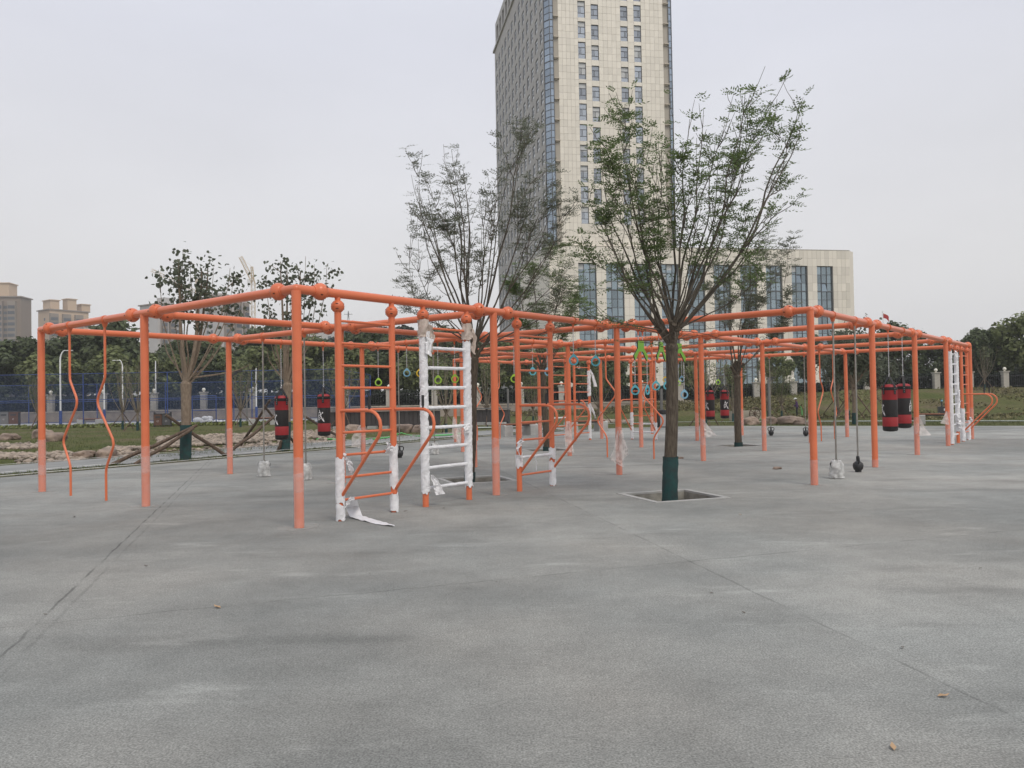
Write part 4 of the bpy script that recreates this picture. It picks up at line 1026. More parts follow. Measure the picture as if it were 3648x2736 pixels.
def vase_tree(base, h, seed, label, leaves=500, wrap=True, nst=14, spread=0.32, trunk=1.0, lmat=leaf_pale, name='sapling', group='multi-stemmed young trees around the plaza', rT=0.055, lsize=0.07, barkm=stem_mat):
    rng = random.Random(seed); t = thing(name, label, 'tree', base, 0, group)
    b = MB(); b.tube([(0, 0, -0.1), (0.01, 0, trunk * .5), (0, 0, trunk)], [rT * 1.1, rT, rT * 1.15], 10); b.build('trunk', barkm, t)
    if wrap: sleeve([(0, 0, 0), (0, 0, 0.55)], rT * 1.05, 0.010, 12, 0.05, seed, 6).build('trunk_wrap', green_wrap, t)
    br = MB(); lf = MB()
    for k in range(nst):
        a = 2 * math.pi * k / nst + rng.uniform(-.3, .3); tl = spread * rng.uniform(0.25, 1.25); L_ = (h - trunk) * rng.uniform(0.7, 1.05)
        tip = Vector((math.sin(tl) * math.cos(a) * L_, math.sin(tl) * math.sin(a) * L_, trunk + math.cos(tl) * L_))
        p = curve_pts((0, 0, trunk - 0.05), tip, Vector((tip.x, tip.y, 0)) * 0.25, 7, 0.03, seed + k)
        br.tube(p, [max(0.005, rT * 0.42 * (1 - 0.85 * i / 7)) for i in range(8)], 5, caps=False)
        for _ in range(2):
            i = rng.randint(3, 6); aa = rng.uniform(0, 6.28); e = p[i] + Vector((math.cos(aa) * .35, math.sin(aa) * .35, .7)) * rng.uniform(.4, 1.0)
            br.tube([p[i], p[i].lerp(e, .5) + Vector((0, 0, .02)), e], [0.009, 0.007, 0.005], 4, caps=False)
        for _ in range(leaves // nst):
            i = rng.randint(3, 7); sg = 0.12 + 0.03 * i
            broadleaf(lf, p[i] + Vector((rng.gauss(0, sg), rng.gauss(0, sg), rng.gauss(0, sg))), lsize, rng)
    br.build('branches', barkm, t); lf.build('crown', lmat, t, smooth=None)
    return t
def stakes(base, h, r, a0, label, n=3, thick=0.028, group='wooden props tied to the young trees'):
    t = thing('tree_prop', label, 'tree prop', base, 0, group)
    for k in range(n):
        a = a0 + 2 * math.pi * k / n
        e = Vector((math.cos(a) * r, math.sin(a) * r, 0)); top = Vector((-math.cos(a) * 0.16, -math.sin(a) * 0.16, h * 1.10))
        gz = hz(base[0] + e.x, base[1] + e.y) - base[2] - 0.03
        b = MB(); b.tube([Vector((e.x, e.y, gz)), e.lerp(top, .5) + Vector((0.01, 0.02, 0.0)), top], [thick * 1.1, thick, thick * .85], 8)
        b.build('prop_pole', stake_mat, t)
def place(px, py):                     # stand on the terrain below a pixel
    p = gp(px, py)
    for _ in range(12): p = gp(px, py, hz(p.x, p.y))
    return Vector((p.x, p.y, hz(p.x, p.y)))
SAP = [(135, 1527, 3.9, 'near the bins outside the blue fence'), (437, 1530, 4.3, 'by the second white lamp post at the blue fence'), (490, 1534, 4.6, 'by the yellow-green border outside the blue fence'),
       (857, 1521, 4.2, 'between the bench and the blue court gate'), (1225, 1528, 4.0, 'behind the bag with the full white character'), (1590, 1545, 4.6, 'with pale bark by the dark clad wall'), (1735, 1520, 4.8, 'standing behind the concrete bench and zigzag poles'), (1900, 1512, 4.0, 'behind the first concrete bench'), (2135, 1510, 4.2, 'behind the second concrete bench'),
       (2515, 1516, 4.4, 'with pale trunk behind the far punching bags'), (2612, 1503, 3.8, 'beside the far punching bag with full character'), (2737, 1490, 3.9, 'behind the boulders near the lamp post'), (2785, 1489, 3.6, 'near the gardener with bushy light green crown'),
       (3510, 1449, 4.2, 'with bare pale stems on the grassy bank')]
for i, (px, py, h, wh) in enumerate(SAP):
    p = place(px, py)
    vase_tree(p, h, 100 + i, 'young vase-shaped tree ' + wh, leaves=(800, 420, 420, 900, 900, 800, 900, 1100, 1100, 900, 700, 420, 1800, 60)[i], lmat=(leaf_pale, leaf_mid)[i % 2], nst=12 + i % 4)
    stakes(p, 1.15, 0.85, 0.5 + i * 0.7, 'wooden props of the young tree ' + wh, thick=0.026)
# pale multi-limbed trees at the far end
for i, (px, py, h, wh) in enumerate([(2985, 1482, 4.7, 'behind the far zigzag poles'), (3045, 1512, 4.5, 'with a pale trunk and green wrap behind the film-wrapped post'), (3022, 1492, 4.5, 'standing between two pale trunks'), (3120, 1470, 4.5, 'behind the twin punching bags'), (3290, 1420, 4.8, 'on the bank by the globe pier')]):
    p = place(px, py)
    vase_tree(p, h, 200 + i, 'pale many-limbed tree ' + wh, leaves=2400, nst=11, spread=0.5, trunk=1.9, lmat=leaf_big, rT=0.10, name='pollarded_tree', group='pale pollarded trees at the far end', lsize=0.15, barkm=bark_light)
    stakes(p, 1.6, 1.2, 0.2 + i, 'props of the pale tree ' + wh, thick=0.035)
# heavy props on the two large trees
def big_props(label, poles):
    t = thing('tree_prop', label, 'tree prop', poles[0][0], 0, 'wooden props tied to the young trees')
    o = Vector(poles[0][0])
    for a, c in poles:
        a, c = Vector(a) - o, Vector(c) - o; b = MB(); m = a.lerp(c, .5) + Vector((0.015, 0, -0.02))
        b.tube([a, a.lerp(c, .25) + Vector((0, 0.01, .012)), m, a.lerp(c, .75), c], [0.052, 0.048, 0.05, 0.043, 0.04], 9); b.build('prop_pole', stake_mat, t)
g0 = gp(661, 1640)
big_props('crossed wooden props tied round the large pollarded tree by the zigzag poles',
          [(gp(395, 1657), at(702, 1515, 21.6)), (gp(480, 1655), at(690, 1525, 21.5)), (gp(805, 1624), at(590, 1478, 22.0))])
big_props('crossed wooden props tied round the pollarded tree behind the first punching bag',
          [(gp(808, 1618), at(985, 1478, 25.0)), (gp(858, 1585), at(962, 1425, 26.5)), (gp(1046, 1575), at(940, 1445, 26.0)), (gp(990, 1607), at(1002, 1570, 25.0)), (gp(1230, 1570), at(1085, 1483, 26.0))])

# ------------------------------------------------------------------ background trees (several crowns, copied as individuals)
def crown_mesh(seed, n, rx, rz, m, lobes=16, size=0.34, conic=0.0):
    rng = random.Random(seed); b = MB(); L_ = []
    for k in range(lobes):
        a = rng.uniform(0, 6.28); q = rng.uniform(-0.85, 0.95)
        rr = rx * math.sqrt(max(0.08, 1 - q * q)) * rng.uniform(0.45, 0.80) * (1 - conic * (q + 1) / 2)
        L_.append((Vector((math.cos(a) * rr, math.sin(a) * rr, rz * (1 + q * 0.82))), rng.uniform(0.28, 0.48) * rx * (1 - 0.5 * conic * (q + 1) / 2)))
    for k in range(n):
        c, r = rng.choice(L_); d = Vector((rng.gauss(0, 1), rng.gauss(0, 1), rng.gauss(0, 1))).normalized()
        p = c + d * r * (rng.random() ** 0.4) * rng.uniform(0.8, 1.12)
        nrm = (d + Vector((rng.uniform(-1, 1), rng.uniform(-1, 1), rng.uniform(-.6, 1))) * 0.9).normalized(); u = nrm.orthogonal(); u = Matrix.Rotation(rng.uniform(0, 6.28), 3, nrm) @ u; w = nrm.cross(u)
        s = size * rng.uniform(0.5, 1.2)
        b.add([p - u * s * .5, p + w * s * .32, p + u * s * .5, p - w * s * .32], [(0, 1, 2, 3)])
    return b.mesh('crown', m, 0)
def trunk_mesh(seed, h, r):
    rng = random.Random(seed); b = MB(); b.tube([(0, 0, -0.3), (0.05, 0, h * .5), (0, 0.05, h)], [r * 1.2, r, r * .6], 9)
    for k in range(6):
        a = k * 1.05; b.tube([(0, 0, h * .55 + .1 * k), (math.cos(a) * h * .22, math.sin(a) * h * .22, h * .85), (math.cos(a) * h * .34, math.sin(a) * h * .34, h * 1.25)], [r * .5, r * .35, r * .15], 6)
    return b.mesh('trunk', bark_dark)
CROWNS = {'dark': [crown_mesh(1, 5200, 2.6, 2.9, leaf_dark, 18, 0.36), crown_mesh(2, 5200, 2.6, 2.9, leaf_dark, 22, 0.33)],
          'mid': [crown_mesh(3, 4800, 2.5, 2.7, leaf_mid, 18, 0.36), crown_mesh(4, 4800, 2.5, 2.7, leaf_mid, 15, 0.34)],
          'tall': [crown_mesh(5, 4200, 1.5, 4.0, leaf_dark, 22, 0.34, 0.5)],
          'far': [crown_mesh(7, 3000, 2.6, 3.0, leaf_far, 16, 0.5)],
          'slim': [crown_mesh(6, 2200, 0.9, 4.2, leaf_far, 22, 0.5, 0.55)]}
TRK = trunk_mesh(1, 3.2, 0.14)
def bgtree(px, D, ytop, kind, label, width=1.0, ybase=None, group='background trees beyond the plaza'):
    x = at(px, 1400, D).x; z0 = hz(x, D) if D < 130 else 1.0
    top = at(px, ytop, D).z; h = top - z0
    rng = random.Random(int(px * 7 + D)); ms = CROWNS[kind]; me = ms[rng.randint(0, len(ms) - 1)]
    ch = {'tall': 8.0, 'slim': 8.6}.get(kind, 5.8)
    trunk_h = min(2.2, h * 0.22); s = (h - trunk_h) / (ch * 0.98)
    t = thing('background_tree', label, 'tree', (x, D, z0), rng.uniform(0, 6.28), group)
    link('trunk', TRK, t, (0, 0, 0), 0, (1.1 * s, 1.1 * s, (trunk_h + h * 0.25) / 3.2))
    link('crown', me, t, (0, 0, trunk_h - 0.2), rng.uniform(0, 6.28), (s * width, s * width, s))
BGT = []
for px, D, yt, kind, w in [(-60, 84, 1235, 'dark', 1.2), (125, 96, 1225, 'mid', 1.2), (245, 98, 1215, 'dark', 1.2), (510, 98, 1225, 'mid', 1.2), (600, 80, 1250, 'mid', 1.0), (680, 98, 1215, 'dark', 1.2), (1015, 98, 1190, 'dark', 1.2), (1290, 98, 1205, 'mid', 1.2), (1555, 98, 1200, 'dark', 1.2), (60, 88, 1215, 'dark', 1.2), (190, 82, 1240, 'mid', 1.1), (300, 90, 1190, 'dark', 1.2), (390, 86, 1150, 'dark', 1.0), (455, 80, 1215, 'mid', 1.1), (560, 88, 1255, 'dark', 1.2), (640, 95, 1240, 'dark', 1.2), (720, 84, 1205, 'dark', 1.1), (800, 92, 1190, 'mid', 1.1), (880, 84, 1215, 'mid', 1.1), (960, 92, 1170, 'dark', 1.1), (1060, 86, 1190, 'mid', 1.1), (1150, 90, 1225, 'dark', 1.2), (1240, 82, 1215, 'mid', 1.0), (1330, 92, 1175, 'dark', 1.2), (1420, 86, 1200, 'dark', 1.2), (1510, 80, 1225, 'mid', 1.1), (1600, 92, 1175, 'dark', 1.2), (1690, 88, 1210, 'dark', 1.1), (1780, 84, 1190, 'mid', 1.0), (1880, 88, 1200, 'dark', 1.1), (1960, 82, 1230, 'mid', 1.1), (2060, 90, 1205, 'mid', 1.0), (2170, 84, 1245, 'dark', 1.0), (2290, 88, 1290, 'mid', 1.0), (2460, 86, 1255, 'mid', 0.8), (2620, 88, 1280, 'mid', 0.8), (2770, 82, 1230, 'mid', 0.9), (2890, 90, 1200, 'dark', 0.9)]:
    BGT.append((px, D, yt - 14, kind, w * 1.12, ('dark' if kind == 'dark' else 'lighter') + (' leafy tree in the belt of trees behind the pier wall' if px > 1100 else ' leafy tree in the belt behind the blue sports fence')))
for px, D, yt, kind, w, lab in [(3010, 92, 1175, 'dark', 0.9, 'dark tree rising behind the pier wall next to the office podium corner'), (3105, 84, 1190, 'dark', 1.0, 'dark tree behind the twin punching bags'), (3215, 80, 1135, 'dark', 1.0, 'broad dark tree topping the frame under the red flag'),
                                (3330, 92, 1215, 'dark', 1.1, 'dark tree behind the wrapped corner ladder'), (3450, 90, 1200, 'dark', 1.1, 'low dark tree at the end of the frame beside the dip bars'), (3500, 80, 1165, 'dark', 1.0, 'dark tree next to the tallest one on the bank'), (3560, 86, 1160, 'dark', 1.1, 'tall dark tree on the grassy bank beyond the dip bars'), (3640, 78, 1105, 'mid', 1.1, 'tallest leafy tree on the grassy bank'), (3740, 82, 1120, 'dark', 1.2, 'dark tree at the end of the grassy bank'), (3420, 100, 1250, 'dark', 1.2, 'low tree behind the globe piers'), (3600, 100, 1230, 'dark', 1.3, 'low tree filling the gap behind the tallest tree'), (3690, 96, 1220, 'dark', 1.3, 'low bushy tree behind the end of the bank')]:
    BGT.append((px, D, yt, kind, w, lab))
for px, D, yt, kind, w in [(1322, 170, 1128, 'slim', 1.0), (1340, 172, 1125, 'slim', 0.9), (1352, 168, 1126, 'slim', 1.0), (1371, 171, 1127, 'slim', 1.0), (1390, 169, 1130, 'slim', 1.0), (1417, 170, 1126, 'slim', 1.0), (1450, 168, 1120, 'slim', 1.1), (1470, 172, 1128, 'slim', 1.0)]:
    BGT.append((px, D, yt, kind, w, 'slim dark poplar in the distant row above the ladder'))
for px, D, yt, kind, w in [(40, 300, 1225, 'far', 1.6), (330, 300, 1215, 'far', 1.6), (1120, 260, 1210, 'far', 1.5), (1230, 240, 1190, 'far', 1.5), (1640, 250, 1210, 'far', 1.5), (3200, 200, 1250, 'far', 1.5), (3420, 200, 1235, 'far', 1.6)]:
    BGT.append((px, D, yt, kind, w, 'hazy distant tree rising behind the belt of trees'))
for px, D, yt, kind, w, lab in BGT: bgtree(px, D, yt, kind, lab, w)
#@@BUILD
# ------------------------------------------------------------------ boundary wall, piers, hedges
wall_mat = mat('boundary_wall', (0.37, 0.315, 0.26), 0.9, (0.27, 0.23, 0.195), 1.3, bump=0.2, bscale=12)
coping_mat = mat('wall_coping', (0.50, 0.44, 0.36), 0.9, (0.41, 0.36, 0.29), 2)
t = thing('boundary_wall', 'long beige rendered boundary wall with coping carrying stone piers with globe lamps', 'wall', (0, 72.0, 0))
xw0, xw1 = -62.0, 17.0
b = MB(); b.box(((xw0 + xw1) / 2, 0.0, 0.45), (xw1 - xw0, 0.26, 0.98)); b.build('wall_body', wall_mat, t, smooth=None)
cop = MB(); cop.box((0, 0, 0), (1.96, 0.36, 0.10)); cop_me = cop.mesh('coping_stone', coping_mat, 0)
x = xw0 + 1.0
while x < xw1 - 0.9:
    link('coping_stone', cop_me, t, (x, 0, 0.995)); x += 2.0
GLB = MB(); GLB.sphere((0, 0, 0), 0.16, 18, 12); GLB.tube([(0, 0, -0.22), (0, 0, -0.14)], [0.09, 0.06], 12); glb_me = GLB.mesh('globe_lamp', globe_mat)
PB = MB(); PB.box((0, 0, 0), (0.50, 0.50, 0.285)); pblock = PB.mesh('stone_block', stone_pier, 0)
PC = MB(); PC.box((0, 0, 0), (0.66, 0.66, 0.08)); PC.box((0, 0, -0.07), (0.57, 0.57, 0.06)); pcap = PC.mesh('pier_cap', stone_pier, 0)
PIERS = [181, 367, 549, 726, 902, 1236, 1386, 1548, 1702, 1857, 2000, 2286, 2423, 2694, 2827, 2958, 3088, 3336, 3455, 3581, 3705]
hedge_me = None
def pierD(px): return 72.7 if px < 2900 else 75.5
HB = MB(); rng = random.Random(5)
for k in range(3600):
    p = Vector((rng.uniform(-1, 1) * 1.75, rng.gauss(0, 0.28), rng.uniform(0.0, 1.15) + 0.12 * math.sin(rng.random() * 9)))
    d = Vector((rng.gauss(0, 1), rng.gauss(0, 1), rng.gauss(0, 1))).normalized(); u = d.orthogonal(); w = d.cross(u); s = rng.uniform(0.08, 0.2)
    HB.add([p - u * s * .5, p + w * s * .35, p + u * s * .5, p - w * s * .35], [(0, 1, 2, 3)])
hedge_me = HB.mesh('hedge', hedge_leaf, 0)
RL = MB()
for k in range(15): RL.box((-1.6 + k * 3.2 / 14, 0, 0.62), (0.025, 0.025, 1.15))
for z in (0.15, 1.1): RL.box((0, 0, z), (3.3, 0.04, 0.04))
rail_me = RL.mesh('railing', dark_metal, 0)
for i, px in enumerate(PIERS):
    D = pierD(px); x = at(px, 1400, D).x; z0 = 1.0 if px < 2900 else hz(x, D) - 0.06
    t = thing('stone_pier', 'pale stone pier with cap and globe lamp on the grassy bank' if px > 2900 else 'pale stone pier with cap and globe lamp on the boundary wall', 'pier', (x, D, z0), 0, 'piers on the bank' if px > 2900 else 'piers along the boundary wall')
    for k in range(5): link('stone_block', pblock, t, (0, 0, 0.145 + k * 0.292))
    link('pier_cap', pcap, t, (0, 0, 1.56)); link('globe_lamp', glb_me, t, (0, 0, 1.80))
    x2 = x + 1.95
    if i < len(PIERS) - 1:
        xn = at(PIERS[i + 1], 1400, pierD(PIERS[i + 1])).x; n = max(1, round((xn - x) / 3.7))
        for k in range(n):
            xm = x + (xn - x) * (k + .5) / n; zz = 1.0 if px < 2900 else hz(xm, D)
            q = link('hedge', hedge_me, None, (xm, D + 1.1, zz), RND.choice((0, math.pi)), ((xn - x) / n / 3.4, 1.2, 1.15))
            tag(q, 'dark clipped hedge section behind the piers', 'hedge', 'hedge sections behind the piers')
            q = link('railing', rail_me, None, (xm, D + 0.1, zz), 0, ((xn - x - 0.55) / n / 3.3, 1, 1))
            tag(q, 'dark iron railing between two stone piers', 'railing', 'railings between the piers')
for k in range(2):
    xm = at(60 - 190 * k, 1400, 72.7).x
    tag(link('hedge', hedge_me, None, (xm, 73.8, 1.0), 0, (1.5, 1.2, 1.15)), 'dark clipped hedge section behind the piers', 'hedge', 'hedge sections behind the piers')
# low shrubs on the bank in front of the wall
SB = MB(); rng = random.Random(9)
for k in range(9000):
    x = rng.uniform(-1, 24); y = rng.uniform(67.5, 71.6) if x < 16 else rng.uniform(66, 72)
    p = Vector((x, y, hz(x, y) + rng.uniform(0, 0.42) * (0.4 + 0.6 * abs(noise.noise(Vector((x * .6, y * .6, 0)))) * 2)))
    d = Vector((rng.gauss(0, 1), rng.gauss(0, 1), rng.gauss(0, 1))).normalized(); u = d.orthogonal(); w = d.cross(u); s = rng.uniform(0.08, 0.2)
    SB.add([p - u * s * .5, p + w * s * .3, p + u * s * .5, p - w * s * .3], [(0, 1, 2, 3)])
for k in range(15000):
    x = rng.uniform(18, 46); y = rng.uniform(49, 74)
    if noise.noise(Vector((x * .22, y * .22, 4.0))) < 0.05: continue
    p = Vector((x, y, hz(x, y) + rng.uniform(0, 0.16)))
    d = Vector((rng.gauss(0, 1), rng.gauss(0, 1), rng.gauss(0, 1))).normalized(); u = d.orthogonal(); w = d.cross(u); s = rng.uniform(0.08, 0.2)
    SB.add([p - u * s * .5, p + w * s * .3, p + u * s * .5, p - w * s * .3], [(0, 1, 2, 3)])
tag(SB.build('shrub_cover', mat('leaf_bank', (0.15, 0.135, 0.06), 0.85, island=0.5), smooth=None), 'low mixed shrub cover on the bank under the boundary wall', kind='stuff')
BS = MB(); rng = random.Random(10)
for k in range(5200):
    x = rng.uniform(-46, -14); y = rng.uniform(55.6, 57.1)
    p = Vector((x, y, hz(x, y) + rng.uniform(0, 0.22)))
    d = Vector((rng.gauss(0, 1), rng.gauss(0, 1), rng.gauss(0, 1))).normalized(); u = d.orthogonal(); w = d.cross(u); s = rng.uniform(0.08, 0.2)
    BS.add([p - u * s * .5, p + w * s * .3, p + u * s * .5, p - w * s * .3], [(0, 1, 2, 3)])
tag(BS.build('border_planting', shrub_leaf, smooth=None), 'low yellow green border planting along the foot of the blue fence', kind='stuff')

# ------------------------------------------------------------------ blue sports fence
def fence(label, x0, x1, y0, y1, h, step, rails, name='sports_fence'):
    p0, p1 = Vector((x0, y0, 0.0)), Vector((x1, y1, 0.0)); d = p1 - p0; L_ = d.length
    t = thing(name, label, 'fence', p0, math.atan2(d.y, d.x), 'blue court fences'); n = max(1, round(L_ / step))
    pm = MB(); pm.tube([(0, 0, 0), (0, 0, h)], 0.038, 10); pme = pm.mesh('post', blue_metal)
    mm = MB(); mm.add([(0, 0, 0), (1, 0, 0), (1, 0, 1), (0, 0, 1)], [(0, 1, 2, 3)]); mme = mm.mesh('mesh_panel', mesh_film, 0)
    rm = MB(); rm.tube([(0, 0, 0), (1, 0, 0)], 0.024, 8); rme = rm.mesh('rail', blue_metal)
    for i in range(n + 1): link('post', pme, t, (L_ * i / n, 0, 0))
    for i in range(n):
        for z in rails: link('rail', rme, t, (L_ * i / n, 0, z), 0, (L_ / n, 1, 1))
        link('mesh_panel', mme, t, (L_ * i / n, 0.01, 0.08), 0, (L_ / n, 1, h - 0.1))
fence('tall blue mesh sports fence along the near side of the court', -61.2, -12.6, 57.9, 57.5, 3.85, 6.1, (0.08, 1.95, 3.83))
fence('blue mesh sports fence along the far side of the court', -61.2, -12.6, 71.3, 71.3, 3.45, 6.1, (0.08, 1.9, 3.43))
fence('blue mesh end fence closing the court near the second pollarded tree', -12.6, -12.6, 57.5, 71.3, 3.85, 4.6, (0.08, 1.95, 3.83))
t = thing('court_gate', 'blue framed mesh gate in the court fence by the white bags', 'gate', at(728, 1510, 57.2) * 1)
t.location.z = 0.05
b = MB()
for xx in (-0.85, 0.85): b.tube([(xx, 0, 0), (xx, 0, 2.05)], 0.035, 8)
for zz in (0.04, 1.0, 2.02): b.tube([(-0.85, 0, zz), (0.85, 0, zz)], 0.03, 8)
b.build('gate_frame', blue_metal, t)
b = MB(); b.add([(-0.84, 0, 0.05), (0.84, 0, 0.05), (0.84, 0, 2.0), (-0.84, 0, 2.0)], [(0, 1, 2, 3)]); b.build('gate_mesh', mesh_film, t, smooth=None)

# ------------------------------------------------------------------ street furniture
def lamp(px, pyb, ytop, D, label, side=1, arm=0.42):
    p = at(px, pyb, D); z0 = max(0.03, hz(p.x, D)); h = at(px, ytop, D).z - z0
    t = thing('white_street_lamp', label, 'street lamp', (p.x, D, z0), 0, 'white curved street lamps at the court')
    b = MB(); b.tube([(0, 0, 0), (0, 0, 1.15)], 0.11, 12); b.build('blue_base', blue_metal, t)
    b = MB(); pts = [(0, 0, 1.15), (0, 0, h * .86)] + [(side * arm * (1 - math.cos(a)), 0, h * .86 + h * .14 * math.sin(a)) for a in (0.3, 0.6, 0.9, 1.2, 1.45)]
    b.tube(pts, [0.062, 0.056, 0.052, 0.048, 0.045, 0.042, 0.04], 12); b.build('pole', white_metal, t)
    if arm > 0.1: b = MB(); b.box((side * (arm + 0.28), 0, h * 0.995), (0.5, 0.16, 0.05)); b.build('lamp_head', white_metal, t)
lamp(216, 1517, 1248, 61.3, 'white curved lamp post with blue base just inside the near court fence')
lamp(438, 1500, 1282, 70.0, 'white curved lamp post behind the vase-shaped trees at the court', -1, 0.3)
lamp(372, 1500, 1337, 70.6, 'short white lamp pole beside a stone pier at the court', -1, 0.02)
lamp(914, 1498, 1310, 69.0, 'white lamp post behind the first steel kettlebell pole', 1, 0.02)
lamp(556, 1500, 1285, 76.0, 'slim white lamp post behind the pollarded tree', 1, 0.02)
def sqlamp(px, py, ytop, label, head=True):
    p = place(px, py); h = at(px, ytop, p.y).z - p.z
    t = thing('square_lamp_post', label, 'lamp post', p, 0.3, 'square dark lamp posts along the paths')
    b = MB(); b.box((0, 0, h / 2), (0.11, 0.11, h)); b.build('post', grey_metal, t, smooth=None)
    b = MB(); b.box((0, 0, 0.03), (0.22, 0.22, 0.06)); b.build('base_plate', grey_metal, t, smooth=None)
    if head:
        b = MB(); b.box((0.20, 0, h - 0.12), (0.42, 0.15, 0.07), 0, 0, Matrix.Rotation(-0.6, 3, 'Y')); b.box((0.36, 0, h + 0.02), (0.34, 0.2, 0.05)); b.build('lamp_head', dark_metal, t, smooth=None)
sqlamp(810, 1592, 1325, 'square dark lamp post rising behind the film-wrapped post by the punching bags')
sqlamp(1811, 1512, 1385, 'square dark post beside the dark clad wall', False)
sqlamp(2741, 1500, 1345, 'square dark lamp post behind the boulders')
sqlamp(880, 1512, 1405, 'short square post behind the second kettlebell pole', False)
sqlamp(2358, 1515, 1385, 'square dark post behind the black waste bin', False)

def bench(c, ang, label, L_=1.7):
    t = thing('bench', label, 'bench', c, ang, 'concrete and wood benches')
    for s in (-1, 1):
        b = MB(); w = 0.48
        prof = [(-0.24, 0), (0.24, 0), (0.24, 0.40), (0.18, 0.46), (-0.18, 0.46), (-0.24, 0.40)]
        x0, x1 = s * (L_ / 2 - 0.02), s * (L_ / 2 - 0.46)
        vs = [(x0, y, z) for y, z in prof] + [(x1, y, z) for y, z in prof]; n = 6
        b.add(vs, [tuple(range(n)), tuple(range(2 * n - 1, n - 1, -1))] + [(i, i + n, (i + 1) % n + n, (i + 1) % n) for i in range(n)])
        b.build('concrete_end', concrete, t, smooth=None)
    for k in range(4):
        b = MB(); b.box((0, -0.165 + k * 0.11, 0.475), (L_ - 0.5 + 0.24, 0.095, 0.045)); b.build('seat_slat', wood, t, smooth=None)
    b = MB(); b.box((0, 0, 0.42), (L_ - 0.95, 0.36, 0.05)); b.build('seat_rail', dark_metal, t, smooth=None)
bench(gp(1845, 1552), 0.75, 'concrete bench with wooden seat behind the ladder with twisted white film', 1.9)
bench(gp(2088, 1538), 0.45, 'concrete bench with wooden seat in front of the white-sheet ladder', 2.0)
bench(gp(3345, 1512), -0.45, 'concrete bench with wooden seat by the wrapped corner ladder', 2.0)
bench(Vector((at(322, 1500, 62).x, 62, 0.03)), 0.0, 'low concrete bench with red seat inside the blue court', 1.9)
bench(Vector((at(938, 1500, 55).x, 55, 0.0)), 0.1, 'concrete bench with wooden seat behind the crossed tree props', 1.9)
def recbin(p, ang, label, cols, w=0.5, h=0.85):
    t = thing('waste_bin', label, 'waste bin', p, ang, None)
    for k, m in enumerate(cols):
        b = MB(); b.box(((k - (len(cols) - 1) / 2) * (w + 0.04), 0, h / 2 + .05), (w, 0.38, h - 0.1)); o = b.build('bin_body', m, t, smooth=None)
        b = MB(); b.box(((k - (len(cols) - 1) / 2) * (w + 0.04), 0, h + 0.03), (w + 0.03, 0.42, 0.06)); b.build('bin_lid', dark_metal, o, smooth=None)
        b = MB(); b.box(((k - (len(cols) - 1) / 2) * (w + 0.04), -0.195, h * .78), (w * .6, 0.02, 0.12)); b.build('bin_slot', dark_metal, o, smooth=None)
        b = MB(); cx = (k - (len(cols) - 1) / 2) * (w + 0.04)
        for q in range(3):
            a0 = q * 2.094 + 0.3; b.bar((cx + 0.07 * math.cos(a0), -0.2, h * .45 + 0.07 * math.sin(a0)), (cx + 0.07 * math.cos(a0 + 1.5), -0.2, h * .45 + 0.07 * math.sin(a0 + 1.5)), 0.02, 0.01)
        b.build('bin_mark', print_white, o, smooth=None)
    for s in (-1, 1): b = MB(); b.box((s * (w * len(cols) / 2 + 0.03), 0, 0.5), (0.05, 0.3, 1.0)); b.build('bin_side', dark_metal, t, smooth=None)
brown_bin = mat('bin_brown', (0.12, 0.06, 0.04), 0.6); dark_bin = mat('bin_dark', (0.07, 0.07, 0.072), 0.6); grey_bin = mat('bin_grey', (0.18, 0.17, 0.16), 0.6)
recbin(gp(580, 1520), 0.15, 'pair of brown and dark recycling bins beside the pollarded tree', [brown_bin, dark_bin])
recbin(Vector((at(18, 1480, 66).x, 66, 0.03)), 0.0, 'row of grey recycling bins inside the court', [grey_bin, grey_bin, brown_bin], 0.75, 1.1)
t = thing('black_waste_bin', 'black and steel waste bin on the grass beyond the dip-bar ladder', 'waste bin', gp(2361, 1522), 0.2)
b = MB(); b.box((0, 0, 0.34), (0.40, 0.36, 0.60)); b.build('bin_body', mat('bin_steel', (0.42, 0.42, 0.42), 0.4, metal=0.6), t, smooth=None)
b = MB(); b.lathe([(0.0, 0.62), (0.22, 0.62), (0.24, 0.66), (0.24, 0.82), (0.2, 0.84), (0.18, 0.70), (0.0, 0.69)], 20); b.build('bin_bowl', black_rubber, t)
b = MB()
for sx in (-1, 1): b.box((sx * 0.225, 0, 0.36), (0.05, 0.4, 0.72))
b.box((0, 0, 0.02), (0.5, 0.42, 0.04)); b.build('bin_frame', black_rubber, t, smooth=None)
t = thing('utility_cabinet', 'small dark utility cabinet with pale tag on the grassy bank', 'cabinet', place(3356, 1463), -0.3)
b = MB(); b.box((0, 0, 0.3), (0.55, 0.4, 0.6)); b.build('cabinet_body', dark_metal, t, smooth=None)
b = MB(); b.tube([(0.0, 0, 0.6), (0.0, 0, 1.1)], 0.05, 8); b.tube([(0, 0, 1.0), (0, 0, 1.12)], [0.08, 0.06], 8, 1); b.build('cabinet_pole', [dark_metal, lightblue_plastic], t)
b = MB(); b.box((0.14, -0.205, 0.38), (0.12, 0.012, 0.16)); b.build('cabinet_tag', print_white, t, smooth=None)

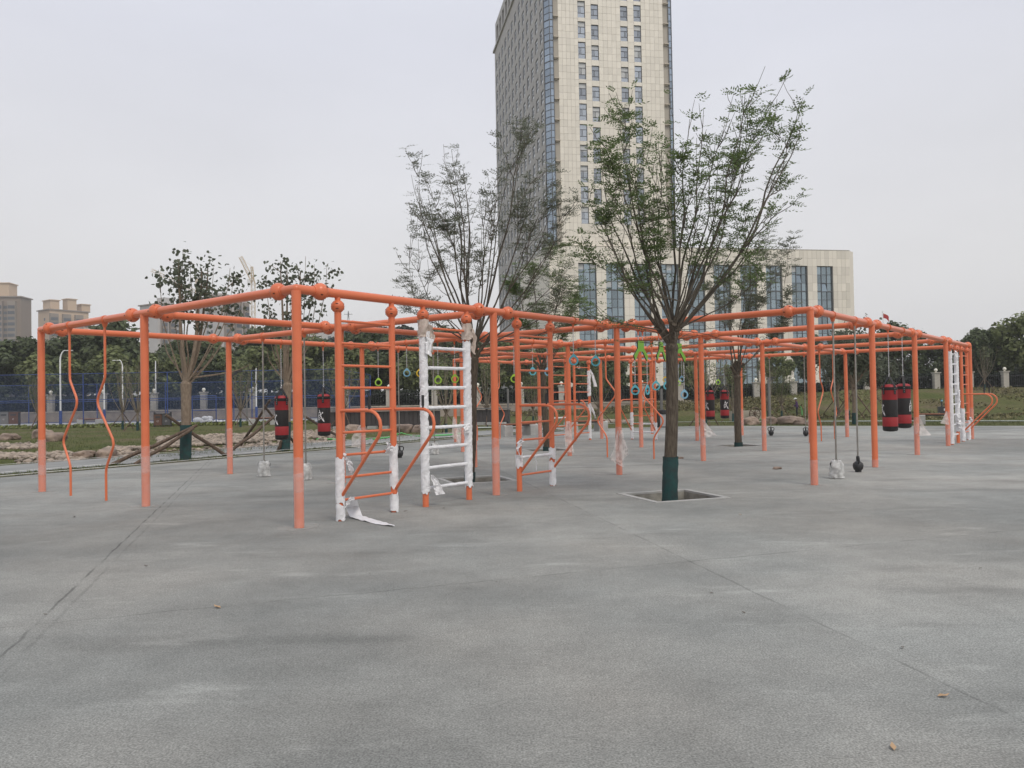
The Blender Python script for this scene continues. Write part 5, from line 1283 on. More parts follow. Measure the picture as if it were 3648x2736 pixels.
# dark clad wall with stone footing
def clad(px0, py0, px1, py1, h, label):
    a, c = gp(px0, py0), gp(px1, py1); d = c - a; L_ = d.length
    t = thing('clad_wall', label, 'wall', a, math.atan2(d.y, d.x), 'dark clad low walls')
    m = mat('dark_cladding', (0.060, 0.052, 0.050), 0.7, objrand=0.18); n = int(L_ / 0.24)
    bm_ = MB(); bm_.box((0, 0, h / 2 + .12), (0.225, 0.05, h - 0.12)); me = bm_.mesh('cladding_board', m, 0)
    for i in range(n): link('cladding_board', me, t, ((i + .5) * L_ / n, -0.03 + 0.006 * (i % 2), 0))
    b = MB(); b.box((L_ / 2, 0.1, h / 2 + .06), (L_, 0.2, h)); b.build('wall_core', dark_metal, t, smooth=None)
    b = MB(); b.box((L_ / 2, 0.04, h + .14), (L_ + .1, 0.42, 0.06)); b.build('wall_top', grey_metal, t, smooth=None)
    k = int(L_ / 0.62); q = MB(); q.box((0, 0, 0.06), (0.5, 0.26, 0.17)); me2 = q.mesh('footing_stone', concrete, 0)
    for i in range(k): link('footing_stone', me2, t, ((i + .5) * L_ / k, -0.24, 0))
clad(1150, 1528, 1565, 1524, 0.86, 'long low wall clad in dark boards behind the wrapped ladder')
clad(1672, 1512, 1812, 1512, 0.80, 'short low wall clad in dark boards beside the concrete bench')

# ------------------------------------------------------------------ boulders, pebbles, grass
def boulder(p, sx, sy, sz, seed, label):
    bm = bmesh.new(); bmesh.ops.create_icosphere(bm, subdivisions=4, radius=1.0)
    for v in bm.verts:
        q = v.co.copy(); n = noise.noise(q * 1.1 + Vector((seed, 0, 0))) * 0.38 + noise.noise(q * 2.7 + Vector((0, seed, 0))) * 0.14
        c = q * (1 + n + 0.10 * noise.noise(q * 5.5 + Vector((seed, 3, 0)))); c.z = c.z if c.z < 0.45 else 0.45 + (c.z - 0.45) * 0.45; v.co = Vector((c.x * sx, c.y * sy, c.z * sz))
    me = bpy.data.meshes.new('boulder'); bm.to_mesh(me); bm.free(); me.materials.append(rock_mat)
    me.polygons.foreach_set('use_smooth', [True] * len(me.polygons)); me.set_sharp_from_angle(angle=rad(50))
    o = bpy.data.objects.new('boulder', me); C.objects.link(o); o.location = (p.x, p.y, p.z + sz * 0.25); o.rotation_euler.z = seed
    tag(o, label, 'boulder', 'boulders set in the grass')
for i, (px, py, s, lab) in enumerate([(2677, 1512, (0.62, 0.4, 0.42), 'layered buff boulder in front of the wagon wheel'), (2745, 1510, (0.45, 0.35, 0.38), 'small pale boulder by the far kettlebell'), (2822, 1512, (0.85, 0.5, 0.42), 'broad brown boulder at the feet of the gardener'),
                                      (30, 1566, (0.5, 0.4, 0.30), 'pale boulder on the lawn at the fence end'), (150, 1560, (0.42, 0.4, 0.45), 'dark boulder behind the first film-wrapped post'), (186, 1572, (0.55, 0.42, 0.40), 'pale angular boulder on the lawn by the zigzag pole'), (302, 1620, (0.38, 0.25, 0.22), 'flat buff boulder at the path edge'), (378, 1616, (0.36, 0.26, 0.30), 'dark boulder at the path edge behind the zigzag pole'),
                                      (1440, 1538, (0.6, 0.4, 0.42), 'dark boulder at the foot of the dark clad wall'), (1500, 1540, (0.5, 0.4, 0.38), 'brown boulder beside the dark clad wall'), (1270, 1536, (0.55, 0.4, 0.36), 'pale boulder behind the white bag near the clad wall')]):
    boulder(place(px, py), *s, 3.7 * i + 1, lab)
small = gp(2767, 1671); boulder(small, 0.10, 0.075, 0.05, 51, 'small flat brown stone lying on the plaza'); small = gp(2423, 1634); boulder(small, 0.10, 0.08, 0.05, 57, 'small flat stone on the plaza by the wrapped trunk')
PBL = MB(); rng = random.Random(4)
ico = []; bm = bmesh.new(); bmesh.ops.create_icosphere(bm, subdivisions=1, radius=1.0)
icov = [v.co.copy() for v in bm.verts]; icof = [tuple(v.index for v in f.verts) for f in bm.faces]; bm.free()
def pebble(px, py, s):
    p = place(px, py); M = Matrix.Rotation(rng.uniform(0, 6), 3, 'Z'); sx, sy, sz = s * rng.uniform(.8, 1.3), s * rng.uniform(.6, 1.0), s * rng.uniform(.45, .7)
    PBL.add([M @ Vector((v.x * sx * rng.uniform(.85, 1.15), v.y * sy * rng.uniform(.85, 1.15), v.z * sz)) + Vector((p.x, p.y, p.z + sz * .35)) for v in icov], icof)
for k in range(2600):
    px = rng.uniform(560, 1230); t_ = (px - 560) / 670
    y0 = 1557 - 26 * t_; y1 = 1600 - 36 * t_; pebble(px, rng.uniform(y0, y1), rng.uniform(0.06, 0.13))
for k in range(420): pebble(rng.uniform(-40, 300), 1626 + rng.gauss(0, 5) - 0.01 * k / 50, rng.uniform(0.07, 0.15))
for k in range(300): pebble(rng.uniform(-40, 150), 1592 + rng.gauss(0, 4), rng.uniform(0.07, 0.15))
for k in range(330): px = rng.uniform(380, 560); pebble(px, rng.uniform(1598, 1616) - (px - 380) * 0.03, rng.uniform(0.08, 0.15))
for k in range(200): pebble(rng.uniform(2130, 2250), rng.uniform(1497, 1506), rng.uniform(0.08, 0.16))
tag(PBL.build('pebble_bed', pebble_mat, smooth=None), 'dry creek bed of rounded buff pebbles beside the path', kind='stuff')
GR = MB(); rng = random.Random(6)
def blades(x, y, z, n, h, sp):
    for _ in range(n):
        p = Vector((x + rng.gauss(0, sp), y + rng.gauss(0, sp), z)); a = rng.uniform(0, 6.28); hh = h * rng.uniform(.5, 1.3)
        w = Vector((math.cos(a), math.sin(a), 0)) * hh * 0.09; l = Vector((rng.gauss(0, .35), rng.gauss(0, .35), 1)) * hh
        GR.add([p - w, p + w, p + l], [(0, 1, 2)])
for k in range(2600):                       # verge between plaza and path
    i = rng.randint(1, 5); a, c = Vector(EDGE[i]), Vector(EDGE[i + 1]); q = a.lerp(c, rng.random()); d = (c - a).normalized(); nn = Vector((-d.y, d.x)); q += nn * rng.uniform(0.14, 0.74)
    if noise.noise(Vector((q.x * .5, q.y * .5, 0))) > -0.15: blades(q.x, q.y, 0.0, 4, 0.07, 0.05)
for k in range(9000):                       # lawns
    if k % 2: px, py = rng.uniform(-60, 1500), rng.uniform(1530, 1640)
    else: px, py = rng.uniform(2150, 3700), rng.uniform(1475, 1516)
    p = place(px, py)
    if p.y < edge_y(p.x) + (4.1 if p.x < 3 else 0.1) or p.y > 66: continue
    blades(p.x, p.y, p.z - 0.01, 5, 0.08, 0.14)
tag(GR.build('grass_tufts', mat('grass_blade', (0.095, 0.115, 0.034), 0.8, island=0.45), smooth=None), 'tufts of short grass on verge and lawns', kind='stuff')

# wagon wheel against a stone block
p = place(2690, 1497); t = thing('wagon_wheel', 'old wooden wagon wheel leaning on a pale stone block', 'wheel', p, 0.3)
b = MB(); b.torus((0, 0, 0.46), 0.43, 0.035, 'Y', 24, 8); b.build('rim', stake_mat, t)
for k in range(5):
    a = k * math.pi / 5; b = MB(); b.bar((-0.42 * math.cos(a), 0, 0.46 - 0.42 * math.sin(a)), (0.42 * math.cos(a), 0, 0.46 + 0.42 * math.sin(a)), 0.04); b.build('spoke', stake_mat, t, smooth=None)
b = MB(); b.tube([(0, -0.1, 0.46), (0, 0.1, 0.46)], 0.08, 12); b.build('hub', stake_mat, t)
b = MB(); b.box((0, 0, 0.3), (2.2, 0.8, 0.72)); o = b.build('stone_block', mat('block_stone', (0.40, 0.36, 0.29), 0.9, (0.33, 0.29, 0.23), 2), None, (p.x - 0.4, p.y + 0.75, p.z), smooth=None, rz=0.3); tag(o, 'pale rectangular stone block behind the wagon wheel', 'stone block')

# white sacks by the gate
SK = MB(); SK.sphere((0, 0, 0.2), 0.3, 12, 8, sc=(1.0, 0.7, 0.65)); sk_me = SK.mesh('sack', white_film)
for i, (px, zz, s) in enumerate([(704, 0, 1.3), (722, 0, 1.0), (735, 0, 1.0), (748, 0, 1.0), (728, 0.24, 0.9), (742, 0.24, 0.9), (770, 0, .8), (785, 0, .7), (800, 0, .7)]):
    q = link('sack', sk_me, None, (at(px, 1500, 58.6).x, 58.6 + 0.1 * (i % 3), 0.03 + zz), i * 0.7, (s, s, s)); tag(q, 'white filled sack in the pile inside the court gate', 'sack', 'white sacks at the court gate')

# garden hose
def hosepts(l): return [place(*q) + Vector((0, 0, 0.035)) for q in l]
b = MB(); b.tube(hosepts([(1128, 1578), (1180, 1575), (1240, 1572), (1300, 1568), (1360, 1563), (1420, 1558), (1500, 1556), (1600, 1552), (1700, 1540)]), 0.028, 8)
b.tube(hosepts([(1330, 1567), (1380, 1562), (1430, 1554), (1468, 1546)]), 0.028, 8)
tag(b.build('garden_hose', hose_mat), 'green garden hose lying along the path by the punching bags', 'hose')
b = MB(); pp = place(2840, 1487)
b.tube([pp + Vector((0.22, -0.1, 0.85)), pp + Vector((0.34, -0.1, 0.5)), pp + Vector((0.30, -0.2, 0.1))] + hosepts([(2846, 1489), (2800, 1492), (2740, 1495), (2680, 1496)]), 0.03, 8)
tag(b.build('garden_hose', hose_mat), 'green garden hose running from the gardener past the boulders', 'hose')

# dry leaves and crumbs on the plaza
for i, (px, py, s) in enumerate([(3360, 2484, 0.030), (3182, 2668, 0.027), (775, 2166, 0.035), (2638, 1835, 0.03), (265, 1843, 0.04), (1445, 1823, 0.03), (2640, 1612, 0.04), (520, 2018, 0.02), (3215, 2310, 0.02), (1580, 1812, .025)] + [(RND.uniform(100, 3560), RND.uniform(1600, 2250), RND.uniform(0.010, 0.018)) for _ in range(9)]):
    p = gp(px, py); b = MB(); a = i * 1.3; u = Vector((math.cos(a), math.sin(a), 0)); w = Vector((-u.y, u.x, 0))
    v = [-u * s, -u * s * .3 + w * s * .45 + Vector((0, 0, s * .3)), u * s * .5 + w * s * .35 + Vector((0, 0, s * .15)), u * s * 1.1 + Vector((0, 0, s * .5)), u * s * .5 - w * s * .35 + Vector((0, 0, s * .2)), -u * s * .3 - w * s * .45 + Vector((0, 0, s * .25))]
    b.add([q + Vector((0, 0, 0.006)) for q in v], [(0, 1, 2, 3), (0, 3, 4, 5)])
    o = b.build('fallen_leaf', dry_leaf if i < 4 else mat('dead_leaf', (0.10, 0.07, 0.05), 0.9), None, p); tag(o, 'curled tan fallen leaf on the open paving' if i < 4 else 'small dark fallen leaf on the open paving', 'leaf', 'fallen leaves on the paving')
#@@BLD
# ------------------------------------------------------------------ office tower and podium
BR = rad(10.4); UX = Vector((math.cos(BR), math.sin(BR), 0)); UY = Vector((-math.sin(BR), math.cos(BR), 0))
FB = at(1945, 150, 134.0); FB.z = 0
def s_of(px, d=0.0, py=150):
    r = ray(px, py); k = r.x / r.y; o = FB + UY * d
    return (k * o.y - o.x) / (UX.x - k * UX.y)
def z_of(px, py, d=0.0):
    o = FB + UX * s_of(px, d, py) + UY * d; return at(px, py, o.y).z
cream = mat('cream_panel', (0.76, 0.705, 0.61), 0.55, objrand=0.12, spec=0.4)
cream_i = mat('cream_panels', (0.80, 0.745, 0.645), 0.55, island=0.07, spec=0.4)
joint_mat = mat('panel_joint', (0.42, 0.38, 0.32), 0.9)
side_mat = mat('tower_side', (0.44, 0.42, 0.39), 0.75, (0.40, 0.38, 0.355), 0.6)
glass = mat('tower_glass', (0.40, 0.43, 0.455), 0.12, metal=0.75, objrand=0.22)
glass_b = mat('corner_glass', (0.31, 0.37, 0.43), 0.10, metal=0.75, objrand=0.2)
glass_p = mat('podium_glass', (0.26, 0.32, 0.35), 0.06, metal=0.8, objrand=0.25)
frame_m = mat('window_frame', (0.10, 0.105, 0.115), 0.5)
curtain = mat('pale_blind', (0.55, 0.56, 0.56), 0.7)
TW = s_of(2396); FH = 3.514; ZT0 = z_of(2059, 2.5); ZC = 82.0
tower = thing('office_tower', 'tall cream clad office tower with paired windows and blue glass corners', 'building', FB, BR)
zP = z_of(2737, 889, -1.0)
def panel_set(strips, z0, z1, y, parent, rowh, keep):
    """strips: (x0, x1, openings) ; panels between openings, a little proud of the wall"""
    big = MB(); cnt = 0; g = 0.03
    for x0, x1, ops in strips:
        segs = []; z = z0
        for a, c in sorted(ops) + [(z1, z1)]:
            L_ = a - z
            if L_ > 0.15:
                n = max(1, round(L_ / rowh))
                segs += [(z + L_ * i / n, z + L_ * (i + 1) / n) for i in range(n)]
            z = c
        for a, c in segs:
            hh = 0.035
            if keep(x0, a) and cnt < 296:
                cnt += 1
                o = link('panel', PANEL, parent, ((x0 + x1) / 2, y - hh / 2, (a + c) / 2), 0, (x1 - x0 - g, hh, c - a - g))
            else:
                X0, X1, A, Cc = x0 + g / 2, x1 - g / 2, a + g / 2, c - g / 2
                vs = [(X0, y, A), (X1, y, A), (X1, y, Cc), (X0, y, Cc), (X0, y - hh, A), (X1, y - hh, A), (X1, y - hh, Cc), (X0, y - hh, Cc)]
                big.add(vs, [(4, 5, 6, 7), (0, 1, 5, 4), (1, 2, 6, 5), (2, 3, 7, 6), (3, 0, 4, 7)])
    o = big.build('cladding', cream_i, parent, smooth=None); tag(o, kind='stuff')
b = MB(); b.box((0, 0, 0), (1, 1, 1)); PANEL = b.mesh('panel', cream, 0)
# tower core behind the cladding, side openings left free
X0, X1 = 2.1, TW - 1.75
cols = [(s_of(2072.5), 1.30, 0.0, 2.85), (s_of(2119.5), 1.30, -0.43, 2.55), (s_of(2223.7), 1.30, -0.35, 2.55), (s_of(2271.4), 1.30, -0.02, 2.85)]
zs = []
k = 4
while ZT0 + k * FH - 2.9 > zP + 0.6: zs.append(ZT0 + k * FH); k -= 1
zs = [z for z in zs if z < ZC - 1]
strips = []; xs = [X0]; ops_for = {}
edges = [X0]
for cx, w, dz, h in cols: edges += [cx - w / 2, cx + w / 2]
edges.append(X1)
for i in range(len(edges) - 1):
    a, c = edges[i], edges[i + 1]
    if i % 2 == 1:
        cx, w, dz, h = cols[i // 2]; ops = [(z + dz - h, z + dz) for z in zs]; strips.append((a, c, ops))
    else:
        n = max(1, round((c - a) / 0.74)); strips += [(a + (c - a) * q / n, a + (c - a) * (q + 1) / n, []) for q in range(n)]
panel_set(strips, zP - 0.5, ZC, 0.0, tower, 1.16, lambda x, z: False)
def wall_open(xa, xb, za, zb, ops, depth, name, m, parent, flip=None):
    """wall in local X/Z with rectangular openings and reveals; flip maps (x, d, z) to parent space"""
    xs = sorted({xa, xb} | {q for o in ops for q in o[:2]}); b = MB(); f = flip or (lambda x, d, z: (x, d, z))
    for i in range(len(xs) - 1):
        a, c = xs[i], xs[i + 1]; here = sorted([o for o in ops if o[0] <= a + 1e-6 and o[1] >= c - 1e-6], key=lambda o: o[2]); z = za
        for o in here + [(0, 0, zb, zb)]:
            if o[2] > z + 1e-4: b.add([f(a, 0, z), f(c, 0, z), f(c, 0, o[2]), f(a, 0, o[2])], [(0, 1, 2, 3)])
            z = max(z, o[3])
    for o in ops:
        a, c, z0, z1 = o
        b.add([f(a, 0, z0), f(c, 0, z0), f(c, 0, z1), f(a, 0, z1), f(a, depth, z0), f(c, depth, z0), f(c, depth, z1), f(a, depth, z1)], [(0, 1, 5, 4), (1, 2, 6, 5), (2, 3, 7, 6), (3, 0, 4, 7)])
    return b.build(name, m, parent, smooth=None)
fops = [(cx - w / 2, cx + w / 2, z + dz - h, z + dz) for cx, w, dz, h in cols for z in zs]
wall_open(1.2, TW - 0.75, zP - 0.5, ZC, fops, 0.22, 'front_wall', joint_mat, tower, lambda x, d, z: (x, d + 0.03, z))
def window_mesh(w, h, mir):
    b = MB(); t = 0.06; d = 0.06
    b.box((0, 0, h - t / 2), (w, d, t)); b.box((0, 0, t / 2), (w, d, t))
    for s in (-1, 1): b.box((s * (w - t) / 2, 0, h / 2), (t, d, h - 2 * t))
    z1, z2 = h * 0.30, h * 0.70
    b.box((0, -0.01, z1), (w - 2 * t, d, t)); b.box((0, -0.01, z2), (w - 2 * t, d, t))
    xm = (0.1 - 0.0) * w * mir; b.box((xm * -1, -0.015, (z1 + z2) / 2), (t, d, z2 - z1 - t))
    b.box((-mir * 0.28 * w, -0.03, (z1 + z2) / 2), (0.03, d, z2 - z1 - t))
    return b.mesh('window', frame_m, 0)
WM = {}
g1 = MB(); g1.add([(-.5, 0, 0), (.5, 0, 0), (.5, 0, 1), (-.5, 0, 1)], [(0, 1, 2, 3)]); gl_me = g1.mesh('glass', glass, 0)
g1 = MB(); g1.add([(-.5, 0, 0), (.5, 0, 0), (.5, 0, 1), (-.5, 0, 1)], [(0, 1, 2, 3)]); glp_me = g1.mesh('glass', glass_p, 0)
g1 = MB(); g1.add([(-.5, 0, 0), (.5, 0, 0), (.5, 0, 1), (-.5, 0, 1)], [(0, 1, 2, 3)]); bl_me = g1.mesh('blind', curtain, 0)
rng = random.Random(77)
for ci, (cx, w, dz, h) in enumerate(cols):
    key = (round(w, 2), round(h, 2), 1 if ci in (0, 1) else -1)
    if key not in WM: WM[key] = window_mesh(*key)
    for z in zs:
        o = link('window', WM[key], tower, (cx, 0.17, z + dz - h))
        if rng.random() < 0.4:
            bh = rng.choice((0.26, 0.26, 0.36, 0.66)) * h; link('blind', bl_me, o, (0, 0.028, h - 0.06 - bh), 0, (w - 0.14, 1, bh))
        link('glass', gl_me, o, (0, 0.035, 0.02), 0, (w - 0.04, 1, h - 0.04))
# side facade
SD = 52.0; ncol = 13; sw = 2.1; side_ops = []
yc = [3.6 + (SD - 6.0) * i / (ncol - 1) for i in range(ncol)]
zs2 = [ZT0 - 0.3 + q * FH for q in range(3, -17, -1)]
zs2 = [z for z in zs2 if z < ZC - 0.8 and z - 2.3 > 3]
for y in yc:
    for z in zs2: side_ops.append((y - sw / 2, y + sw / 2, z - 2.3, z))
sf = lambda x, d, z: (d, x, z)
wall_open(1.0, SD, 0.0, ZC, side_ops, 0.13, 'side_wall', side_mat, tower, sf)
wsm = MB()
for s in (-1, 1): wsm.box((0, s * (sw / 2 - .04), 1.15), (0.06, 0.08, 2.3))
for z in (0.04, 0.75, 1.6, 2.26): wsm.box((0, 0, z), (0.06, sw - .16, 0.08))
wsm.box((0, 0.1, 1.17), (0.05, 0.07, 0.8)); wsm.add([(0.03, -sw / 2, 0), (0.03, sw / 2, 0), (0.03, sw / 2, 2.3), (0.03, -sw / 2, 2.3)], [(0, 1, 2, 3)], 1)
ws_me = wsm.mesh('window', [frame_m, mat('side_glass', (0.60, 0.62, 0.63), 0.25, metal=0.25, objrand=0.12)], 0)
for o_ in side_ops: link('window', ws_me, tower, (0.10, (o_[0] + o_[1]) / 2, o_[2]))
b = MB()                                    # roof, back, right side, parapet, cornices
b.add([(0, SD, 0), (0, SD, ZC), (TW - 0.5, SD, ZC), (TW - 0.5, SD, 0), (TW - 0.5, 0.8, 0), (TW - 0.5, 0.8, ZC), (0, 1.0, ZC), (1.3, 0.3, ZC), (TW - 0.75, 0.3, ZC)], [(0, 1, 2, 3), (3, 2, 5, 4), (6, 7, 8, 5, 2, 1)])
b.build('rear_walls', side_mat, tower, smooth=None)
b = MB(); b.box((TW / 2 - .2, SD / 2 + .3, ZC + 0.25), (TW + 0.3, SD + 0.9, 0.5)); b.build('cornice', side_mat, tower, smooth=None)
wall_open(0.8, SD - 0.2, ZC + 0.5, ZC + 6.5, [(2.4 + 3.8 * i, 4.6 + 3.8 * i, ZC + 1.6, ZC + 5.0) for i in range(13)], 0.6, 'parapet', side_mat, tower, lambda x, d, z: (d + 0.2, x, z))
b = MB(); b.box((TW / 2 + .4, SD / 2, ZC + 3.4), (TW - 1.0, SD - 2.2, 5.6)); b.build('plant_room', mat('parapet_dark', (0.12, 0.12, 0.12), 0.8), tower, smooth=None)
b = MB(); b.box((TW / 2, 0.5, ZC + 3.4), (TW - 1.5, 0.5, 5.8)); b.build('parapet_front', cream, tower, smooth=None)
def glass_corner(pts, z0, z1, name):
    for i in range(len(pts) - 1):
        a, c = Vector((*pts[i], 0)), Vector((*pts[i + 1], 0)); d = c - a; ang = math.atan2(d.y, d.x)
        h = z1 - z0
        fr = MB(); L_ = d.length
        for xx in (0, L_): fr.box((xx, 0, h / 2), (0.09, 0.10, h))
        n = round(h / (FH / 3))
        for q in range(n + 1): fr.box((L_ / 2, 0, h * q / n), (L_ - 0.1, 0.07, 0.07 if q % 3 else 0.16))
        o = fr.build(name, frame_m, tower, (a.x, a.y, z0), smooth=None, rz=ang)
        for q in range(n):
            g = MB(); g.add([(0.04, 0.03, 0.04), (L_ - 0.04, 0.03, 0.04), (L_ - 0.04, 0.03, h / n - 0.03), (0.04, 0.03, h / n - 0.03)], [(0, 1, 2, 3)])
            if q == 0: gme = g.mesh('pane', glass_b, 0)
            link('pane', gme, o, (0, 0, h * q / n))
glass_corner([(-0.12, 1.05), (0.62, -0.12), (1.22, -0.12)], zP - 0.3, ZC + 2, 'glass_corner')
glass_corner([(TW - 0.78, -0.12), (TW - 0.25, -0.12), (TW + 0.12, 0.7)], zP - 0.3, ZC + 2, 'glass_corner')
lg = MB(); lg.box((0, 0, 0), (0.84, 0.75, 0.16)); lg.box((-0.1, 0.1, -0.16), (0.5, 0.5, 0.2)); ledge = lg.mesh('ledge', mat('ledge_stone', (0.5, 0.44, 0.36), 0.8), 0)
for z in zs:
    link('ledge', ledge, tower, (1.68, -0.05, z - 3.0)); link('ledge', ledge, tower, (TW - 1.25, -0.05, z - 3.0))

# podium
podium = thing('office_podium', 'five storey cream podium with tall dark glass bays at the foot of the office tower', 'building', FB, BR)
YP = -1.0; SE = s_of(3028, YP, 1000); zG = z_of(2850, 947, YP); GX = [(2061, 2125), (2160, 2223), (2259, 2318), (2356, 2418), (2450, 2511), (2544, 2603), (2638, 2696), (2729, 2787), (2820.7, 2877.7), (2911, 2968)]
gx = [(s_of(a, YP, 1000), s_of(c, YP, 1000)) for a, c in GX]; zB = 1.6
strips = []; edges = [-0.4] + [q for g in gx for q in g] + [SE]
for i in range(len(edges) - 1):
    a, c = edges[i], edges[i + 1]
    n = max(1, round((c - a) / 0.76)) if i % 2 == 0 else 4
    ops = [(zB, zG)] if i % 2 else []
    strips += [(a + (c - a) * q / n, a + (c - a) * (q + 1) / n, ops) for q in range(n)]
xk = s_of(2760, YP, 1000); panel_set(strips, 0.6, zP, YP, podium, 1.44, lambda x, z: x > xk and z > 6)
b = MB(); gap = 0.03
wall_open(-0.4, SE, 0.0, zP, [(a, c, zB, zG) for a, c in gx], 0.5, 'front_wall', joint_mat, podium, lambda x, d, z: (x, YP + 0.004 + d, z))
b = MB(); cx1, cy1 = SE + 1.35, YP + 0.95
b.add([(SE, YP, 0), (cx1, cy1, 0), (cx1, cy1, zP), (SE, YP, zP), (cx1, 24, 0), (cx1, 24, zP), (-0.4, 24, 0), (-0.4, 24, zP), (-0.4, YP, 0), (-0.4, YP, zP)],
      [(0, 1, 2, 3), (1, 4, 5, 2), (4, 6, 7, 5), (6, 8, 9, 7), (3, 2, 5, 7, 9)])
b.build('end_walls', cream, podium, smooth=None)
b = MB(); b.box(((SE - 0.4) / 2, YP + 0.16, zP + 0.06), (SE + 0.5, 0.45, 0.12)); b.build('parapet_cap', joint_mat, podium, smooth=None)
for (a, c) in gx:
    w, h = c - a, zG - zB; n = round(h / 1.47); fr = MB()
    for q in range(4): fr.box((-w / 2 + w * q / 3, 0, h / 2), (0.09, 0.12, h))
    for q in range(n + 1): fr.box((0, 0, h * q / n), (w, 0.09, 0.07 if q % 3 else 0.2))
    o = fr.build('glass_bay', frame_m, podium, ((a + c) / 2, YP + 0.36, zB), smooth=None)
    for q in range(n):
        for r in range(3):
            px_ = link('pane', glp_me, o, (-w / 2 + w * (r + .5) / 3, 0.05, h * q / n + 0.03), 0, (w / 3 - 0.06, 1, h / n - 0.06))
            if rng.random() < 0.05 and q > 3: px_.rotation_euler.x = -0.16; px_.location.y -= 0.12
    for r in range(3):
        if rng.random() < 0.5:
            q = n - 1 - rng.randint(0, 2); link('blind', bl_me, o, (-w / 2 + w * (r + .5) / 3, 0.04, h * q / n + 0.5), 0, (w / 3 - 0.1, 1, h / n - 0.55))

# ------------------------------------------------------------------ far blocks
def blockmesh(): return MB()
far_wall = mat('far_wall_brown', (0.24, 0.185, 0.14), 0.85); far_tan = mat('far_wall_tan', (0.56, 0.42, 0.29), 0.85); far_win = mat('far_window', (0.075, 0.085, 0.095), 0.5, objrand=0.35); far_grey = mat('far_wall_grey', (0.54, 0.515, 0.495), 0.9, (0.49, 0.465, 0.445), 0.15); far_band = mat('far_band', (0.27, 0.225, 0.185), 0.85)
wn = MB(); wn.box((0, 0, 0), (1, 0.3, 1)); wn_me = wn.mesh('window', far_win, 0)
def apartment(px, D, w, dp, ytop, ang, label, wall, bays, name='apartment_block', nfl=None, plain=None):
    p = at(px, 1300, D); h = at(px, ytop, D).z
    t = thing(name, label, 'building', (p.x, D, 0), ang)
    b = MB(); b.box((0, 0, h / 2), (w, dp, h)); b.build('wall', wall, t, smooth=None)
    b = MB(); b.box((0, 0, h + .3), (w + 1.4, dp + 1.4, 0.6)); b.build('roof_cornice', far_band, t, smooth=None)
    nf = int(h / 3.0)
    for (face, pos, bw, kind) in bays:
        if kind == 'bay':                                         # projecting bay with window bands
            pr = 1.5; b = MB()
            c = {'f': (pos, -dp / 2 - pr / 2, h / 2 - 1), 'r': (w / 2 + pr / 2, pos, h / 2 - 1)}[face]
            b.box(c, (bw, pr, h - 2) if face == 'f' else (pr, bw, h - 2)); b.build('bay', far_band, t, smooth=None)
            for k in range(1, nf):
                z = 3.0 * k + 0.6
                link('window', wn_me, t, (c[0] + (0 if face == 'f' else pr / 2), c[1] - (pr / 2 if face == 'f' else 0), z), 0 if face == 'f' else math.pi / 2, (bw * .86, 1, 1.7))
        else:
            for k in range(1, nf):
                z = 3.0 * k + 0.6
                if face == 'f': link('window', wn_me, t, (pos, -dp / 2, z), 0, (bw, 1, 1.5))
                else: link('window', wn_me, t, (w / 2, pos, z), math.pi / 2, (bw, 1, 1.5))
    return t, h
t, h = apartment(-26, 430, 34, 12, 1064, 0.12, 'brown grey apartment block with projecting bays at the far edge behind the trees', far_wall, [('f', -11, 5, 'bay'), ('f', -2, 5, 'bay'), ('f', 6, 5, 'bay'), ('f', 13, 4, 'bay'), ('f', -6.5, 2, 'win'), ('f', 2, 2, 'win'), ('f', 9.5, 2, 'win')])
for xx, ww, hh in ((-4, 7, 5.5), (7.5, 6, 7.0)):
    b = MB(); b.box((xx, 0, h + hh / 2 + 0.6), (ww, 9, hh)); b.box((xx, 0, h + hh + 0.8), (ww + 1, 10, 0.5)); b.build('roof_house', far_tan, t, smooth=None)
t, h = apartment(228, 470, 14, 22, 1112, -0.62, 'tan apartment block with plain end wall and roof houses behind the trees', far_tan, [('f', 1, 1.4, 'win'), ('r', -9, 4.5, 'bay'), ('r', -2, 4.5, 'bay'), ('r', 5, 4.5, 'bay'), ('r', 10, 3, 'win')])
for xx, yy, ww, hh in ((-2, -6, 9, 5.5), (3, 2, 6, 6.5), (3, 10, 6, 4)):
    b = MB(); b.box((xx, yy, h + hh / 2 + 0.6), (ww, 5, hh)); b.box((xx, yy, h + hh + 0.8), (ww + 1, 6, 0.5)); b.build('roof_house', far_tan, t, smooth=None)
t, h = apartment(575, 420, 15, 14, 1092, -0.55, 'unfinished grey concrete block behind the pollarded tree crown', far_grey, [('f', -3, 1.3, 'win'), ('f', -0.5, 1.3, 'win'), ('r', -4, 3.2, 'bay'), ('r', 1, 3.2, 'bay'), ('r', 5, 2, 'win')], 'unfinished_block')
b = MB(); b.box((4, 0, h + 2), (6, 6, 4)); b.build('roof_house', far_grey, t, smooth=None)
t, h = apartment(795, 400, 19, 16, 1066, -0.55, 'unfinished grey concrete block under the tower crane', far_grey, [('f', -1, 1.4, 'win'), ('f', 2, 1.4, 'win'), ('r', -5, 3.6, 'bay'), ('r', 1, 3.6, 'bay'), ('r', 6, 3, 'bay')], 'unfinished_block')
b = MB(); b.box((-3, 0, h + 1.2), (8, 6, 3)); b.build('roof_house', far_grey, t, smooth=None)
t, h = apartment(1180, 520, 30, 14, 1160, 0.1, 'distant grey block with railing roof beyond the tree tops', far_grey, [('f', -8, 2, 'win'), ('f', 0, 2, 'win'), ('f', 8, 2, 'win')])
